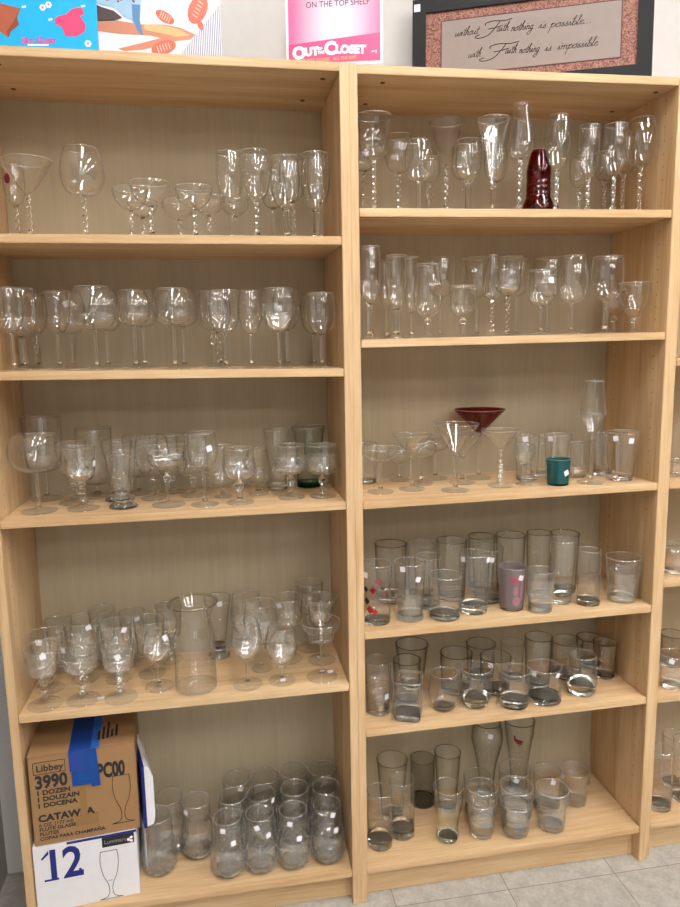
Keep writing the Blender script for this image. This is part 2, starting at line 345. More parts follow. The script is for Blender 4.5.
def sticker(parent, ang, z, r, slope, foot, seed):
    rnd = random.Random(seed); s = 0.0070
    bm = box_bm(bmesh.new(), -s, s, -s, s, 0, 0.0004)
    o = link('price_sticker', mesh_of(bm, 'price_sticker'), PAPER, parent)
    o['label'] = 'small square white price sticker'
    if foot:
        o.location = (foot*math.cos(ang), foot*math.sin(ang), 0.0085); o.rotation_euler = (0.15*math.sin(ang), -0.15*math.cos(ang), rnd.uniform(0, 1.5))
    else:
        n = Vector((math.cos(ang), math.sin(ang), -slope)).normalized(); tx = Vector((-math.sin(ang), math.cos(ang), 0)); ty = n.cross(tx)
        c, si = math.cos(rnd.uniform(-.45, .45)), 0
        q = rnd.uniform(-.45, .45); ex = tx*math.cos(q)+ty*math.sin(q); ey = n.cross(ex)
        m = Matrix((ex, ey, n)).transposed().to_4x4(); m.translation = Vector((r*math.cos(ang), r*math.sin(ang), z)) + n*0.0009
        o.matrix_local = m
def cut_band(t, prof, z0, z1, fm, kind):
    """the pressed or cut relief on the outside of a glass, faceted"""
    n = max(6, int((z1-z0)/.0024)); zs = [z0+(z1-z0)*i/n for i in range(n+1)]; lo = 1.0
    for z in zs[::3]: lo = min(lo, min(fm(a*.07, z, prof_r(prof, z)[0], 0) for a in range(90)))
    outer = [(prof_r(prof, z)[0]*(2-lo)+.0003, z) for z in zs]
    inner = [(prof_r(prof, z)[0]+.0002, z) for z in reversed(zs)]
    P = outer + inner + [outer[0]]; m = len(outer)
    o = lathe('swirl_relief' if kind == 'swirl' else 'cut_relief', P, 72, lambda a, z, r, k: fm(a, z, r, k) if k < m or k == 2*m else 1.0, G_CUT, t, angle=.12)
    return o
SEED = [0]
def make_glass(kind, x, y, z, H, R, b0, rf, o, name, cat, label, shelf):
    SEED[0] += 1; sd = SEED[0]; rnd = random.Random(sd)
    t = thing(name, label, cat, (x, y, z+0.0002), 0, GROUPS[shelf])
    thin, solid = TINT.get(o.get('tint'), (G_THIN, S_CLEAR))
    if o.get('smoke') == 1: thin = G_DARKEDGE
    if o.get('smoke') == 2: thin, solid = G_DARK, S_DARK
    pat = any(k in o for k in ('rib', 'dia', 'dia2', 'spiral')) or kind in ('gib', 'ribbase', 'ribbed', 'ringed', 'square')
    seg = 64 if pat else 40
    if b0:
        st = o.get('st', 'p'); rs = {'p': .0042, 't': .0046, 'f': .0072, 'k': .005, 's': .0065, 'b': .0076, 'B': .0075}[st]
        if kind in ('tallflute', 'champ'): rs = min(rs, .0045)
        b0 = max(b0, 0.014); thick = .0035 if st in ('s', 'B') else .0025
        if kind == 'pilsner':
            lathe('foot', [(0, 0), (rf, 0), (rf*1.02, .004), (rf*.9, .009), (R*.5, .013), (R*.46, b0), (0, b0)], 40, None, solid, t, angle=1.2)
        else:
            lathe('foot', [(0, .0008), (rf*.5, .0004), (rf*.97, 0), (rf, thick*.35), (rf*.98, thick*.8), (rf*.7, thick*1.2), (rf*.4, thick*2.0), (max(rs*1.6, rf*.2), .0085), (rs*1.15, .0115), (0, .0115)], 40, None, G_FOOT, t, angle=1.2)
            zt = b0+.002; hh = zt-.011; n = max(8, int(hh/0.0022)); P = [(0, .0112)]
            for i in range(n+1):
                s = i/n; zz = .0112+hh*s; r = rs*(1+.5*max(0, (.12-s)/.12)**2+.6*max(0, (s-.9)/.1)**2)
                if st == 'b': r = rs*(.62+.62*abs(math.sin(PI*s*max(2, round(hh/.0125)))))
                if st == 'k': r = rs*(1+1.0*math.exp(-((s-.72)/.12)**2))
                if st == 'B': r = rs*(.75+.75*math.exp(-((s-.62)/.22)**2)+.3*math.exp(-((s-.1)/.1)**2))
                P.append((r, zz))
            P.append((0, zt))
            tw = {'t': lambda a, zq, r, k: 1+.26*math.cos(2*(a-zq*2*PI/.034)), 'f': lambda a, zq, r, k: 1+.06*math.cos(6*a)}.get(st)
            lathe('stem', P, 14 if st != 't' else 16, tw, S_CLEAR, t)
        hb = H-b0; w = .0013
        prof = [(r*R, b0+q*hb) for r, q in catmull(BOWL[kind], 4)]
        prof[0] = (0, b0)
        seen = [p for p in prof]
        inner = [(max(r-w, 0), zz) for r, zz in reversed(prof) if zz > b0+.0045 and r > w*2.2]
        full = prof + [(prof[-1][0]-w*.4, H+.0006)] + inner + [(0, b0+.005)]
        bm_mat = {'redbowl': G_REDB}.get(o.get('tint'), thin)
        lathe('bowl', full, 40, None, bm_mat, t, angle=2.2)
        if pat: cut_band(t, prof, b0+.004 if kind != 'swirl' else b0+.01, b0+hb*(.97 if kind == 'swirl' else .66), pattern(o, b0, H, kind), kind)
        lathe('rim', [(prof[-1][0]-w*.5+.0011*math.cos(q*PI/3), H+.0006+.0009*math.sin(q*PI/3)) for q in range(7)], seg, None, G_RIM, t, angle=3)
        if o.get('band'):
            bb = [(r+.0003, zz) for r, zz in prof if .5 < (zz-b0)/hb < .6]
            bb = [(prof_r(prof, b0+hb*q)[0]+.0003, b0+hb*q) for q in (.44, .46, .48, .50)]
            lathe('frosted_band', bb+[(r+.0003, zz) for r, zz in reversed(bb)]+[bb[0]], 40, None, G_FROST, t)
        if o.get('red'):
            bm = bmesh.new(); bmesh.ops.create_uvsphere(bm, u_segments=10, v_segments=8, radius=.008)
            r0, sl = prof_r(prof, b0+hb*.7); a = -1.95
            p = link('red_spot', mesh_of(bm, 'red_spot', True), plain('dark_red_print', srgb(110, 20, 30)), t, (r0*math.cos(a), r0*math.sin(a), b0+hb*.62)); p.scale = (1, .2, 1.5); p.rotation_euler = (0, 0, a+PI/2)
    else:
        P0, bt = CUP[kind]
        if o.get('thick'): bt = max(bt*1.7, .14)
        prof = [(r*R, q*H) for r, q in catmull(P0, 4)]; zb = bt*H; w = .0018
        base = [(0, .0006)] + [(prof[0][0]*.93, 0)] + [(p[0], max(p[1], .0015)) for p in prof if p[1] < zb-.0005] + [(prof_r(prof, zb)[0], zb), (prof_r(prof, zb)[0]*.8, zb+.0003), (0, zb-.0015 if zb > .008 else zb)]
        fm = pattern(o, 0, H, kind) if pat else None
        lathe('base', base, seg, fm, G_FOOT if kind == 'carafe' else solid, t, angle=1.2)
        wall = [(prof_r(prof, zb+.0006)[0], zb+.0006)] + [p for p in prof if p[1] > zb+.001]
        inner = [(r-w, zz) for r, zz in reversed(wall)]
        top = [(prof[-1][0]+(.0022 if kind == 'carafe' else .0002), H+.001)] + ([(prof[-1][0]+.001, H+.004)] if kind == 'carafe' else [(prof[-1][0]-w*.5, H+.0015)])
        full = wall+top+inner+[wall[0]]
        whole = kind == 'square'
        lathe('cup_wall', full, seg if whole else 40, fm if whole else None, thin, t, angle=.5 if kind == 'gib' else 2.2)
        if pat and not whole: cut_band(t, prof, .001, H*{'hiball': .52, 'ribbase': .42, 'ribbed': .82, 'gib': .70, 'ringed': .62}.get(kind, .6), fm, kind)
        if kind != 'carafe':
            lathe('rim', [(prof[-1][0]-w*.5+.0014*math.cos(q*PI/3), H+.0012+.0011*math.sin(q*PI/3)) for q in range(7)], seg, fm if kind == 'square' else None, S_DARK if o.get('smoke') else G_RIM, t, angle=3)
        if kind == 'carafe':
            lathe('rolled_lip', [(R+.0045*math.cos(q*PI/4)+.001, H+.004+.0035*math.sin(q*PI/4)) for q in range(9)], 48, None, S_CLEAR, t)
        if o.get('prn'): printing(t, o['prn'], prof, H)
    for j, (ang, zz, ft) in enumerate(o.get('s', [])):
        r, sl = prof_r(prof, zz); sticker(t, ang, zz, r, sl, ft, sd*7+j)
    return t
def patch(name, parent, prof, polys, mat, off=.0005):
    """flat print wrapped on a glass wall: polys are lists of (angle, z)"""
    bm = bmesh.new()
    for P in polys:
        ring = []
        n = len(P)
        for i in range(n):
            for k in range(3):
                a = P[i][0]+(P[(i+1) % n][0]-P[i][0])*k/3; z = P[i][1]+(P[(i+1) % n][1]-P[i][1])*k/3; ring.append((a, z))
        ca = sum(p[0] for p in ring)/len(ring); cz = sum(p[1] for p in ring)/len(ring)
        mk = lambda a, z: bm.verts.new(((prof_r(prof, z)[0]+off)*math.cos(a), (prof_r(prof, z)[0]+off)*math.sin(a), z))
        c = mk(ca, cz); mid = [mk(ca+(a-ca)*.5, cz+(z-cz)*.5) for a, z in ring]; vs = [mk(a, z) for a, z in ring]
        for i in range(len(vs)):
            j = (i+1) % len(vs); bm.faces.new((c, mid[i], mid[j])); bm.faces.new((mid[i], vs[i], vs[j], mid[j]))
    return link(name, mesh_of(bm, name, True), mat, parent)
def printing(t, kind, prof, H):
    A = -2.05 if kind == 'dia' else -1.75
    if kind == 'dia':
        dia = lambda a, z, s: [(a-s, z), (a, z+s*.042), (a+s, z), (a, z-s*.042)]
        patch('red_diamond_print', t, prof, [dia(A+.0, H*.62, .28), dia(A-.25, H*.28, .3), dia(A+.15, H*.25, .22), dia(1.2, H*.6, .3), dia(.2, H*.55, .3), dia(.1, H*.75, .22), dia(.5, H*.4, .25)], plain('red_glass_print', srgb(170, 34, 42), .4))
        patch('black_print', t, prof, [dia(A-.55, H*.62, .22), dia(A-.5, H*.42, .26), dia(A+.0, H*.62, .14), dia(.9, H*.5, .2)], plain('black_glass_print', srgb(28, 20, 24), .4), .0007)
    if kind == 'pink':
        blob = lambda a, z, w, h, n=9: [(a+w*math.cos(i*2*PI/n), z+h*math.sin(i*2*PI/n)) for i in range(n)]
        patch('red_print', t, prof, [blob(A+.1, H*.76, .34, .009), blob(A-.22, H*.76, .16, .007)], plain('rose_glass_print', srgb(168, 70, 92), .4))
        patch('pale_red_print', t, prof, [blob(A+.15, H*.25, .34, .014), blob(A+.55, H*.5, .12, .03), blob(A+.05, H*.5, .2, .014)], plain('faded_rose_print', srgb(164, 112, 126), .5))
    if kind == 'red':
        for k, (zz, w, h) in enumerate(((H*.80, .42, .0045), (H*.765, .36, .003), (H*.83, .12, .009), (H*.73, .2, .0015))):
            patch('red_lettering', t, prof, [[(A-.25-w*.6+(k == 2)*-.3, zz-h+.004), (A-.25+w*.6+(k == 2)*-.3, zz-h-.002), (A-.25+w*.6+(k == 2)*-.3, zz+h-.002), (A-.25-w*.6+(k == 2)*-.3, zz+h+.004)]], plain('dark_red_lettering', srgb(120, 26, 34), .5))
GROUPS = {
 'L1': 'glasses on the top shelf of the left bookcase', 'L2': 'glasses on the second shelf of the left bookcase', 'L3': 'glasses on the third shelf of the left bookcase',
 'L4': 'glasses on the fourth shelf of the left bookcase', 'L5': 'highballs on the bottom shelf of the left bookcase', 'R1': 'glasses on the top shelf of the right bookcase',
 'R2': 'glasses on the second shelf of the right bookcase', 'R3': 'glasses on the third shelf of the right bookcase', 'R4': 'tumblers on the fourth shelf of the right bookcase',
 'R5': 'tumblers on the fifth shelf of the right bookcase', 'R6': 'tumblers on the bottom shelf of the right bookcase', 'T3': 'glasses in the partly seen bookcase', 'T4': 'glasses in the partly seen bookcase',
 'T5': 'glasses in the partly seen bookcase', 'T6': 'glasses in the partly seen bookcase'}
# kind, x, y, z, height, radius, start of bowl, foot radius, details, name, category, label, shelf   (metres)
GLASSES = [
    ('wine', -0.7798, 0.19, 1.7514, 0.1858, 0.0251, 0.0923, 0.024, {'st': 't', 'red': 1}, 'wine_glass', 'wine glass', 'small goblet with red spot, first from left in back row, left bookcase, top shelf', 'L1'),
    ('martini', -0.7295, 0.1, 1.7514, 0.174, 0.0592, 0.098, 0.036, {'st': 't'}, 'martini_glass', 'martini glass', 'wide martini glass with twisted stem, first from left in front row, left bookcase, top shelf', 'L1'),
    ('balloon', -0.6082, 0.1, 1.7514, 0.203, 0.0495, 0.1, 0.036, {'st': 't'}, 'wine_glass', 'wine glass', 'large round balloon wine glass, second from left in front row, left bookcase, top shelf', 'L1'),
    ('coupe', -0.5071, 0.1305, 1.7514, 0.1237, 0.0417, 0.0735, 0.0354, {'st': 't'}, 'champagne_coupe', 'champagne coupe', 'small champagne coupe, first from left in middle row, left bookcase, top shelf', 'L1'),
    ('coupe', -0.4886, 0.22, 1.7514, 0.1117, 0.0377, 0.0731, 0.032, {'st': 't'}, 'champagne_coupe', 'champagne coupe', 'half-hidden champagne coupe, second from left in back row, left bookcase, top shelf', 'L1'),
    ('coupe', -0.4558, 0.0595, 1.7514, 0.1239, 0.0447, 0.0701, 0.036, {'st': 't'}, 'champagne_coupe', 'champagne coupe', 'taller champagne coupe, third from left in front row, left bookcase, top shelf', 'L1'),
    ('coupe', -0.4002, 0.2292, 1.7514, 0.1172, 0.043, 0.0696, 0.036, {'st': 't'}, 'champagne_coupe', 'champagne coupe', 'low champagne coupe, third from left in back row, left bookcase, top shelf', 'L1'),
    ('coupe', -0.3579, 0.08, 1.7514, 0.1191, 0.0434, 0.0686, 0.036, {'st': 't'}, 'champagne_coupe', 'champagne coupe', 'clear champagne coupe, fourth from left in front row, left bookcase, top shelf', 'L1'),
    ('coupe', -0.3251, 0.1878, 1.7514, 0.1199, 0.0415, 0.0743, 0.0353, {'st': 't'}, 'champagne_coupe', 'champagne coupe', 'faint champagne coupe, fourth from left in back row, left bookcase, top shelf', 'L1'),
    ('coupe', -0.2594, 0.2331, 1.7514, 0.1226, 0.0361, 0.0805, 0.0307, {}, 'champagne_coupe', 'champagne coupe', 'small coupe behind tall wine glasses, fifth from left in back row, left bookcase, top shelf', 'L1'),
    ('flutewine', -0.2723, 0.1004, 1.7514, 0.202, 0.0321, 0.0877, 0.0273, {}, 'wine_glass', 'wine glass', 'tall plain wine glass, fifth from left in front row, left bookcase, top shelf', 'L1'),
    ('wine', -0.2135, 0.0643, 1.7514, 0.198, 0.0347, 0.0869, 0.0295, {'st': 't'}, 'wine_glass', 'wine glass', 'tallest twisted-stem wine glass, sixth from left in front row, left bookcase, top shelf', 'L1'),
    ('wine', -0.1611, 0.2155, 1.7514, 0.1893, 0.0333, 0.0984, 0.0283, {}, 'wine_glass', 'wine glass', 'short wine glass peeking out, sixth from left in back row, left bookcase, top shelf', 'L1'),
    ('wine', -0.1429, 0.0753, 1.7514, 0.1888, 0.0355, 0.0717, 0.0302, {'st': 'f'}, 'wine_glass', 'wine glass', 'broad wine glass with thick stem, seventh from left in front row, left bookcase, top shelf', 'L1'),
    ('wine', -0.1154, 0.1645, 1.7514, 0.2129, 0.0339, 0.1066, 0.0288, {'st': 't'}, 'wine_glass', 'wine glass', 'slim twisted-stem wine glass, second from left in middle row, left bookcase, top shelf', 'L1'),
    ('wine', -0.0714, 0.07, 1.7514, 0.1971, 0.0346, 0.0683, 0.0294, {'st': 'f'}, 'wine_glass', 'wine glass', 'large thick-stemmed wine glass, eighth from left in front row, left bookcase, top shelf', 'L1'),
    ('wine', -0.0527, 0.15, 1.7514, 0.2167, 0.0288, 0.0975, 0.0244, {}, 'wine_glass', 'wine glass', 'tulip wine glass against the upright, third from left in middle row, left bookcase, top shelf', 'L1'),
    ('wine', -0.7781, 0.05, 1.4547, 0.185, 0.0305, 0.0859, 0.0259, {}, 'wine_glass', 'wine glass', 'wine glass cut by photo edge, first from left in front row, left bookcase, second shelf', 'L2'),
    ('wine', -0.7729, 0.12, 1.4546, 0.189, 0.0366, 0.0779, 0.0311, {'st': 'f'}, 'wine_glass', 'wine glass', 'broad wine glass with plain stem, first from left in middle row, left bookcase, second shelf', 'L2'),
    ('wine', -0.7677, 0.22, 1.4546, 0.1824, 0.0325, 0.0842, 0.0276, {'st': 't'}, 'wine_glass', 'wine glass', 'beaded-stem wine glass, first from left in back row, left bookcase, second shelf', 'L2'),
    ('wine', -0.6949, 0.13, 1.4536, 0.1835, 0.0311, 0.0849, 0.0264, {}, 'wine_glass', 'wine glass', 'egg-shaped wine glass, second from left in middle row, left bookcase, second shelf', 'L2'),
    ('balloon', -0.6814, 0.22, 1.4535, 0.1903, 0.0378, 0.084, 0.0321, {'s': [(-1.57, 0.1587, 0)]}, 'wine_glass', 'wine glass', 'round wine glass with sticker, second from left in back row, left bookcase, second shelf', 'L2'),
    ('balloon', -0.5978, 0.0567, 1.4524, 0.1894, 0.0527, 0.0933, 0.0375, {}, 'wine_glass', 'wine glass', 'largest balloon wine glass, second from left in front row, left bookcase, second shelf', 'L2'),
    ('balloon', -0.5934, 0.2, 1.4523, 0.192, 0.0389, 0.091, 0.0331, {}, 'wine_glass', 'wine glass', 'round glass behind the largest balloon, third from left in back row, left bookcase, second shelf', 'L2'),
    ('balloon', -0.5137, 0.099, 1.4513, 0.1861, 0.0402, 0.103, 0.0342, {}, 'wine_glass', 'wine glass', 'round red-wine balloon glass, third from left in front row, left bookcase, second shelf', 'L2'),
    ('balloon', -0.504, 0.21, 1.4511, 0.1935, 0.0407, 0.1037, 0.0346, {}, 'wine_glass', 'wine glass', 'faint balloon wine glass, fourth from left in back row, left bookcase, second shelf', 'L2'),
    ('balloon', -0.4195, 0.07, 1.45, 0.1881, 0.0471, 0.1045, 0.036, {}, 'wine_glass', 'wine glass', 'wide balloon wine glass, fourth from left in front row, left bookcase, second shelf', 'L2'),
    ('balloon', -0.4036, 0.2, 1.4498, 0.1935, 0.0422, 0.1034, 0.0359, {}, 'wine_glass', 'wine glass', 'balloon wine glass half hidden, fifth from left in back row, left bookcase, second shelf', 'L2'),
    ('wine', -0.3262, 0.13, 1.4488, 0.1876, 0.0372, 0.0916, 0.0316, {'st': 'k'}, 'wine_glass', 'wine glass', 'wine glass with knobby stem, third from left in middle row, left bookcase, second shelf', 'L2'),
    ('wine', -0.314, 0.23, 1.4487, 0.1914, 0.0341, 0.0912, 0.0289, {'st': 't'}, 'wine_glass', 'wine glass', 'beaded wine glass peeking between two, sixth from left in back row, left bookcase, second shelf', 'L2'),
    ('wine', -0.2991, 0.0461, 1.4485, 0.1834, 0.0368, 0.0827, 0.0313, {}, 'wine_glass', 'wine glass', 'broad clear wine glass, fifth from left in front row, left bookcase, second shelf', 'L2'),
    ('tulip', -0.2371, 0.0764, 1.4477, 0.1855, 0.0308, 0.0832, 0.0262, {}, 'wine_glass', 'wine glass', 'narrow tulip wine glass, sixth from left in front row, left bookcase, second shelf', 'L2'),
    ('wine', -0.1703, 0.0575, 1.4468, 0.1898, 0.0374, 0.0875, 0.0318, {'rib': (10, 0.02)}, 'wine_glass', 'wine glass', 'fluted optic wine glass, seventh from left in front row, left bookcase, second shelf', 'L2'),
    ('wine', -0.1365, 0.1998, 1.4463, 0.1982, 0.0367, 0.0956, 0.0312, {}, 'wine_glass', 'wine glass', 'plain wine glass half hidden, seventh from left in back row, left bookcase, second shelf', 'L2'),
    ('wine', -0.0652, 0.06, 1.4454, 0.1799, 0.036, 0.0809, 0.0358, {}, 'wine_glass', 'wine glass', 'straight-sided wine glass, eighth from left in front row, left bookcase, second shelf', 'L2'),
    ('wine', -0.0649, 0.2102, 1.4454, 0.1893, 0.0345, 0.0852, 0.0293, {}, 'wine_glass', 'wine glass', 'wine glass against the upright, eighth from left in back row, left bookcase, second shelf', 'L2'),
    ('balloonlow', -0.7586, 0.0838, 1.1165, 0.1858, 0.0609, 0.0965, 0.0426, {}, 'goblet', 'goblet', 'very large round fishbowl goblet, first from left in front row, left bookcase, third shelf', 'L3'),
    ('cylbowl', -0.7748, 0.2313, 1.1165, 0.2148, 0.0482, 0.0713, 0.0422, {}, 'goblet', 'goblet', 'tall straight-sided goblet, first from left in back row, left bookcase, third shelf', 'L3'),
    ('goblet', -0.6577, 0.087, 1.1165, 0.1511, 0.0375, 0.0649, 0.0391, {'st': 'b', 'dia': (14, 0.03), 's': [(-0.23, 0.1117, 0)]}, 'goblet', 'goblet', 'etched goblet with knobby stem, second from left in front row, left bookcase, third shelf', 'L3'),
    ('goblet', -0.6925, 0.1595, 1.1165, 0.1537, 0.0384, 0.0646, 0.0362, {'st': 'b'}, 'goblet', 'goblet', 'etched goblet with dark foot, first from left in middle row, left bookcase, third shelf', 'L3'),
    ('cylbowl', -0.6485, 0.2332, 1.1165, 0.1802, 0.0462, 0.03, 0.0427, {'st': 's'}, 'goblet', 'goblet', 'tall cylinder goblet, second from left in back row, left bookcase, third shelf', 'L3'),
    ('pilsner', -0.5616, 0.0817, 1.1165, 0.136, 0.039, 0.0226, 0.0344, {'st': 's'}, 'footed_glass', 'footed glass', 'flared pilsner with heavy foot, third from left in front row, left bookcase, third shelf', 'L3'),
    ('pilsner', -0.5823, 0.1711, 1.1165, 0.1515, 0.0396, 0.023, 0.0361, {'st': 's'}, 'footed_glass', 'footed glass', 'pilsner hidden behind front pilsner, third from left in back row, left bookcase, third shelf', 'L3'),
    ('thumb', -0.5419, 0.2402, 1.1165, 0.1527, 0.0392, 0.0449, 0.0355, {}, 'goblet', 'goblet', 'dark-footed water goblet, fourth from left in back row, left bookcase, third shelf', 'L3'),
    ('compote', -0.4544, 0.0777, 1.1165, 0.1451, 0.0517, 0.088, 0.041, {'st': 'k', 'rib': (16, 0.02)}, 'goblet', 'goblet', 'flared compote goblet with scalloped rim, fourth from left in front row, left bookcase, third shelf', 'L3'),
    ('wine', -0.496, 0.1651, 1.1165, 0.1591, 0.0439, 0.0565, 0.0352, {'st': 'k'}, 'wine_glass', 'wine glass', 'optic goblet with dark foot, second from left in middle row, left bookcase, third shelf', 'L3'),
    ('thumb', -0.4531, 0.2391, 1.1165, 0.1561, 0.0403, 0.0435, 0.0353, {'st': 'k', 's': [(-1.12, 0.0, 0.006)]}, 'goblet', 'goblet', 'goblet with sticker on foot, fifth from left in back row, left bookcase, third shelf', 'L3'),
    ('thumb', -0.3965, 0.178, 1.1165, 0.1561, 0.0416, 0.0519, 0.0354, {'st': 'k'}, 'goblet', 'goblet', 'round goblet half hidden, sixth from left in back row, left bookcase, third shelf', 'L3'),
    ('wine', -0.3649, 0.0583, 1.1165, 0.1797, 0.0379, 0.0871, 0.0346, {'s': [(-1.13, 0.1444, 0)]}, 'wine_glass', 'wine glass', 'clear wine glass with white sticker, fifth from left in front row, left bookcase, third shelf', 'L3'),
    ('snifter', -0.3199, 0.1402, 1.1165, 0.1333, 0.0426, 0.026, 0.0234, {'st': 's'}, 'brandy_snifter', 'brandy glass', 'low brandy snifter, third from left in middle row, left bookcase, third shelf', 'L3'),
    ('thumb', -0.2785, 0.0582, 1.1165, 0.1372, 0.0395, 0.0613, 0.0343, {'st': 'B', 'dia': (16, 0.035)}, 'goblet', 'goblet', 'goblet with pressed thumbprints, sixth from left in front row, left bookcase, third shelf', 'L3'),
    ('snifter', -0.2274, 0.1525, 1.1165, 0.1198, 0.034, 0.0268, 0.0263, {'st': 's'}, 'brandy_snifter', 'brandy glass', 'small brandy snifter, fourth from left in middle row, left bookcase, third shelf', 'L3'),
    ('thumb', -0.148, 0.0882, 1.1165, 0.1354, 0.0394, 0.0612, 0.0346, {'st': 'B', 'dia': (16, 0.035)}, 'goblet', 'goblet', 'pressed thumbprint goblet, seventh from left in front row, left bookcase, third shelf', 'L3'),
    ('flare', -0.173, 0.2051, 1.1165, 0.1616, 0.035, 0, 0, {}, 'tumbler', 'tumbler', 'tall flared clear tumbler, seventh from left in back row, left bookcase, third shelf', 'L3'),
    ('flare', -0.0843, 0.2242, 1.1165, 0.1643, 0.0466, 0, 0, {'tint': 'green'}, 'glass_vase', 'vase', 'large green-tinted flared glass, eighth from left in back row, left bookcase, third shelf', 'L3'),
    ('thumb', -0.0673, 0.0824, 1.1165, 0.1329, 0.0389, 0.0584, 0.0341, {'st': 'B', 'dia': (16, 0.035)}, 'goblet', 'goblet', 'thumbprint goblet nearest the upright, eighth from left in front row, left bookcase, third shelf', 'L3'),
    ('cut', -0.7739, 0.0473, 0.6376, 0.1488, 0.0412, 0.075, 0.0416, {'st': 'b', 'rib': (18, 0.02), 's': [(-1.24, 0.1408, 0)]}, 'goblet', 'goblet', 'cut goblet with ball stem, first from left in front row, left bookcase, fourth shelf', 'L4'),
    ('cut', -0.7814, 0.1331, 0.6376, 0.1507, 0.0415, 0.0723, 0.0353, {'st': 'b', 'rib': (18, 0.02), 's': [(-1.77, 0.1427, 0)]}, 'goblet', 'goblet', 'cut goblet with sticker near rim, first from left in middle row, left bookcase, fourth shelf', 'L4'),
    ('cut', -0.6847, 0.0546, 0.6376, 0.1555, 0.047, 0.073, 0.0412, {'st': 'b', 'rib': (18, 0.02), 's': [(-2.3, 0.1475, 0)]}, 'goblet', 'goblet', 'tall cut goblet with ball stem, second from left in front row, left bookcase, fourth shelf', 'L4'),
    ('cut', -0.7016, 0.1713, 0.6376, 0.1649, 0.0456, 0.0636, 0.0356, {'st': 'b', 'rib': (18, 0.02), 's': [(-1.0, 0.156, 0)]}, 'goblet', 'goblet', 'cut goblet with square sticker, second from left in back row, left bookcase, fourth shelf', 'L4'),
    ('cut', -0.7746, 0.2375, 0.6376, 0.1434, 0.0352, 0.0577, 0.0327, {'st': 'b', 'rib': (18, 0.02)}, 'goblet', 'goblet', 'faint cut goblet in the corner, first from left in back row, left bookcase, fourth shelf', 'L4'),
    ('cut', -0.6618, 0.2437, 0.6376, 0.1627, 0.0358, 0.0677, 0.0333, {'st': 'b', 'rib': (18, 0.02)}, 'goblet', 'goblet', 'faint cut goblet, third from left in back row, left bookcase, fourth shelf', 'L4'),
    ('cut', -0.5942, 0.0452, 0.6376, 0.1434, 0.0409, 0.0712, 0.0412, {'st': 'b', 'rib': (18, 0.02), 's': [(-1.44, 0.1248, 0)]}, 'goblet', 'goblet', 'ball-stem goblet with bright sticker, third from left in front row, left bookcase, fourth shelf', 'L4'),
    ('cut', -0.6119, 0.1487, 0.6376, 0.1566, 0.0419, 0.0765, 0.0344, {'st': 'b', 'rib': (18, 0.02), 's': [(-0.92, 0.1486, 0)]}, 'goblet', 'goblet', 'cut goblet with tilted sticker, second from left in middle row, left bookcase, fourth shelf', 'L4'),
    ('tulip', -0.503, 0.086, 0.6376, 0.1469, 0.0369, 0.0671, 0.0372, {'rib': (16, 0.025), 's': [(-0.77, 0.1389, 0)]}, 'wine_glass', 'wine glass', 'slim cut wine glass, fourth from left in front row, left bookcase, fourth shelf', 'L4'),
    ('cut', -0.529, 0.1644, 0.6376, 0.1542, 0.0411, 0.0559, 0.0362, {'st': 't', 'rib': (18, 0.02)}, 'goblet', 'goblet', 'twisted-stem cut goblet, third from left in middle row, left bookcase, fourth shelf', 'L4'),
    ('cut', -0.4846, 0.2395, 0.6376, 0.1627, 0.0375, 0.065, 0.0336, {'st': 'b', 'rib': (18, 0.02), 's': [(-3.03, 0.1464, 0)]}, 'goblet', 'goblet', 'cut goblet beside the carafe, fifth from left in back row, left bookcase, fourth shelf', 'L4'),
    ('cut', -0.5824, 0.2435, 0.6376, 0.1476, 0.0359, 0.0575, 0.0321, {'st': 'b', 'rib': (18, 0.02), 's': [(-1.09, 0.1396, 0)]}, 'goblet', 'goblet', 'cut goblet with small sticker, fourth from left in back row, left bookcase, fourth shelf', 'L4'),
    ('carafe', -0.4088, 0.0628, 0.6376, 0.2247, 0.0588, 0, 0.0, {}, 'glass_carafe', 'carafe', 'wide-mouthed glass carafe, fifth from left in front row, left bookcase, fourth shelf', 'L4'),
    ('pilsner', -0.3503, 0.2416, 0.6376, 0.1729, 0.0378, 0.037, 0.0297, {'st': 's', 's': [(-1.38, 0.1649, 0)]}, 'footed_glass', 'footed glass', 'slender footed tumbler with rim sticker, sixth from left in back row, left bookcase, fourth shelf', 'L4'),
    ('tulip', -0.2781, 0.0506, 0.6376, 0.1738, 0.0403, 0.0672, 0.0381, {'rib': (18, 0.025)}, 'wine_glass', 'wine glass', 'cut tulip wine glass, sixth from left in front row, left bookcase, fourth shelf', 'L4'),
    ('wine', -0.2374, 0.1351, 0.6376, 0.1857, 0.0448, 0.0757, 0.0288, {'rib': (16, 0.02)}, 'wine_glass', 'wine glass', 'cut wine glass behind the tulip, fourth from left in middle row, left bookcase, fourth shelf', 'L4'),
    ('wine', -0.2713, 0.2189, 0.6376, 0.1806, 0.0431, 0.0633, 0.0309, {'rib': (16, 0.02)}, 'wine_glass', 'wine glass', 'cut wine glass against back panel, seventh from left in back row, left bookcase, fourth shelf', 'L4'),
    ('tulip', -0.189, 0.0545, 0.6376, 0.1476, 0.0427, 0.0457, 0.0353, {'st': 'k', 'rib': (14, 0.02), 's': [(-1.53, 0.0, 0.0151)]}, 'wine_glass', 'wine glass', 'footed goblet with sticker on foot, seventh from left in front row, left bookcase, fourth shelf', 'L4'),
    ('cut', -0.1581, 0.1755, 0.6376, 0.1815, 0.0424, 0.1006, 0.0359, {'rib': (18, 0.03), 's': [(-2.28, 0.171, 0)]}, 'goblet', 'goblet', 'cut goblet with rim sticker, eighth from left in back row, left bookcase, fourth shelf', 'L4'),
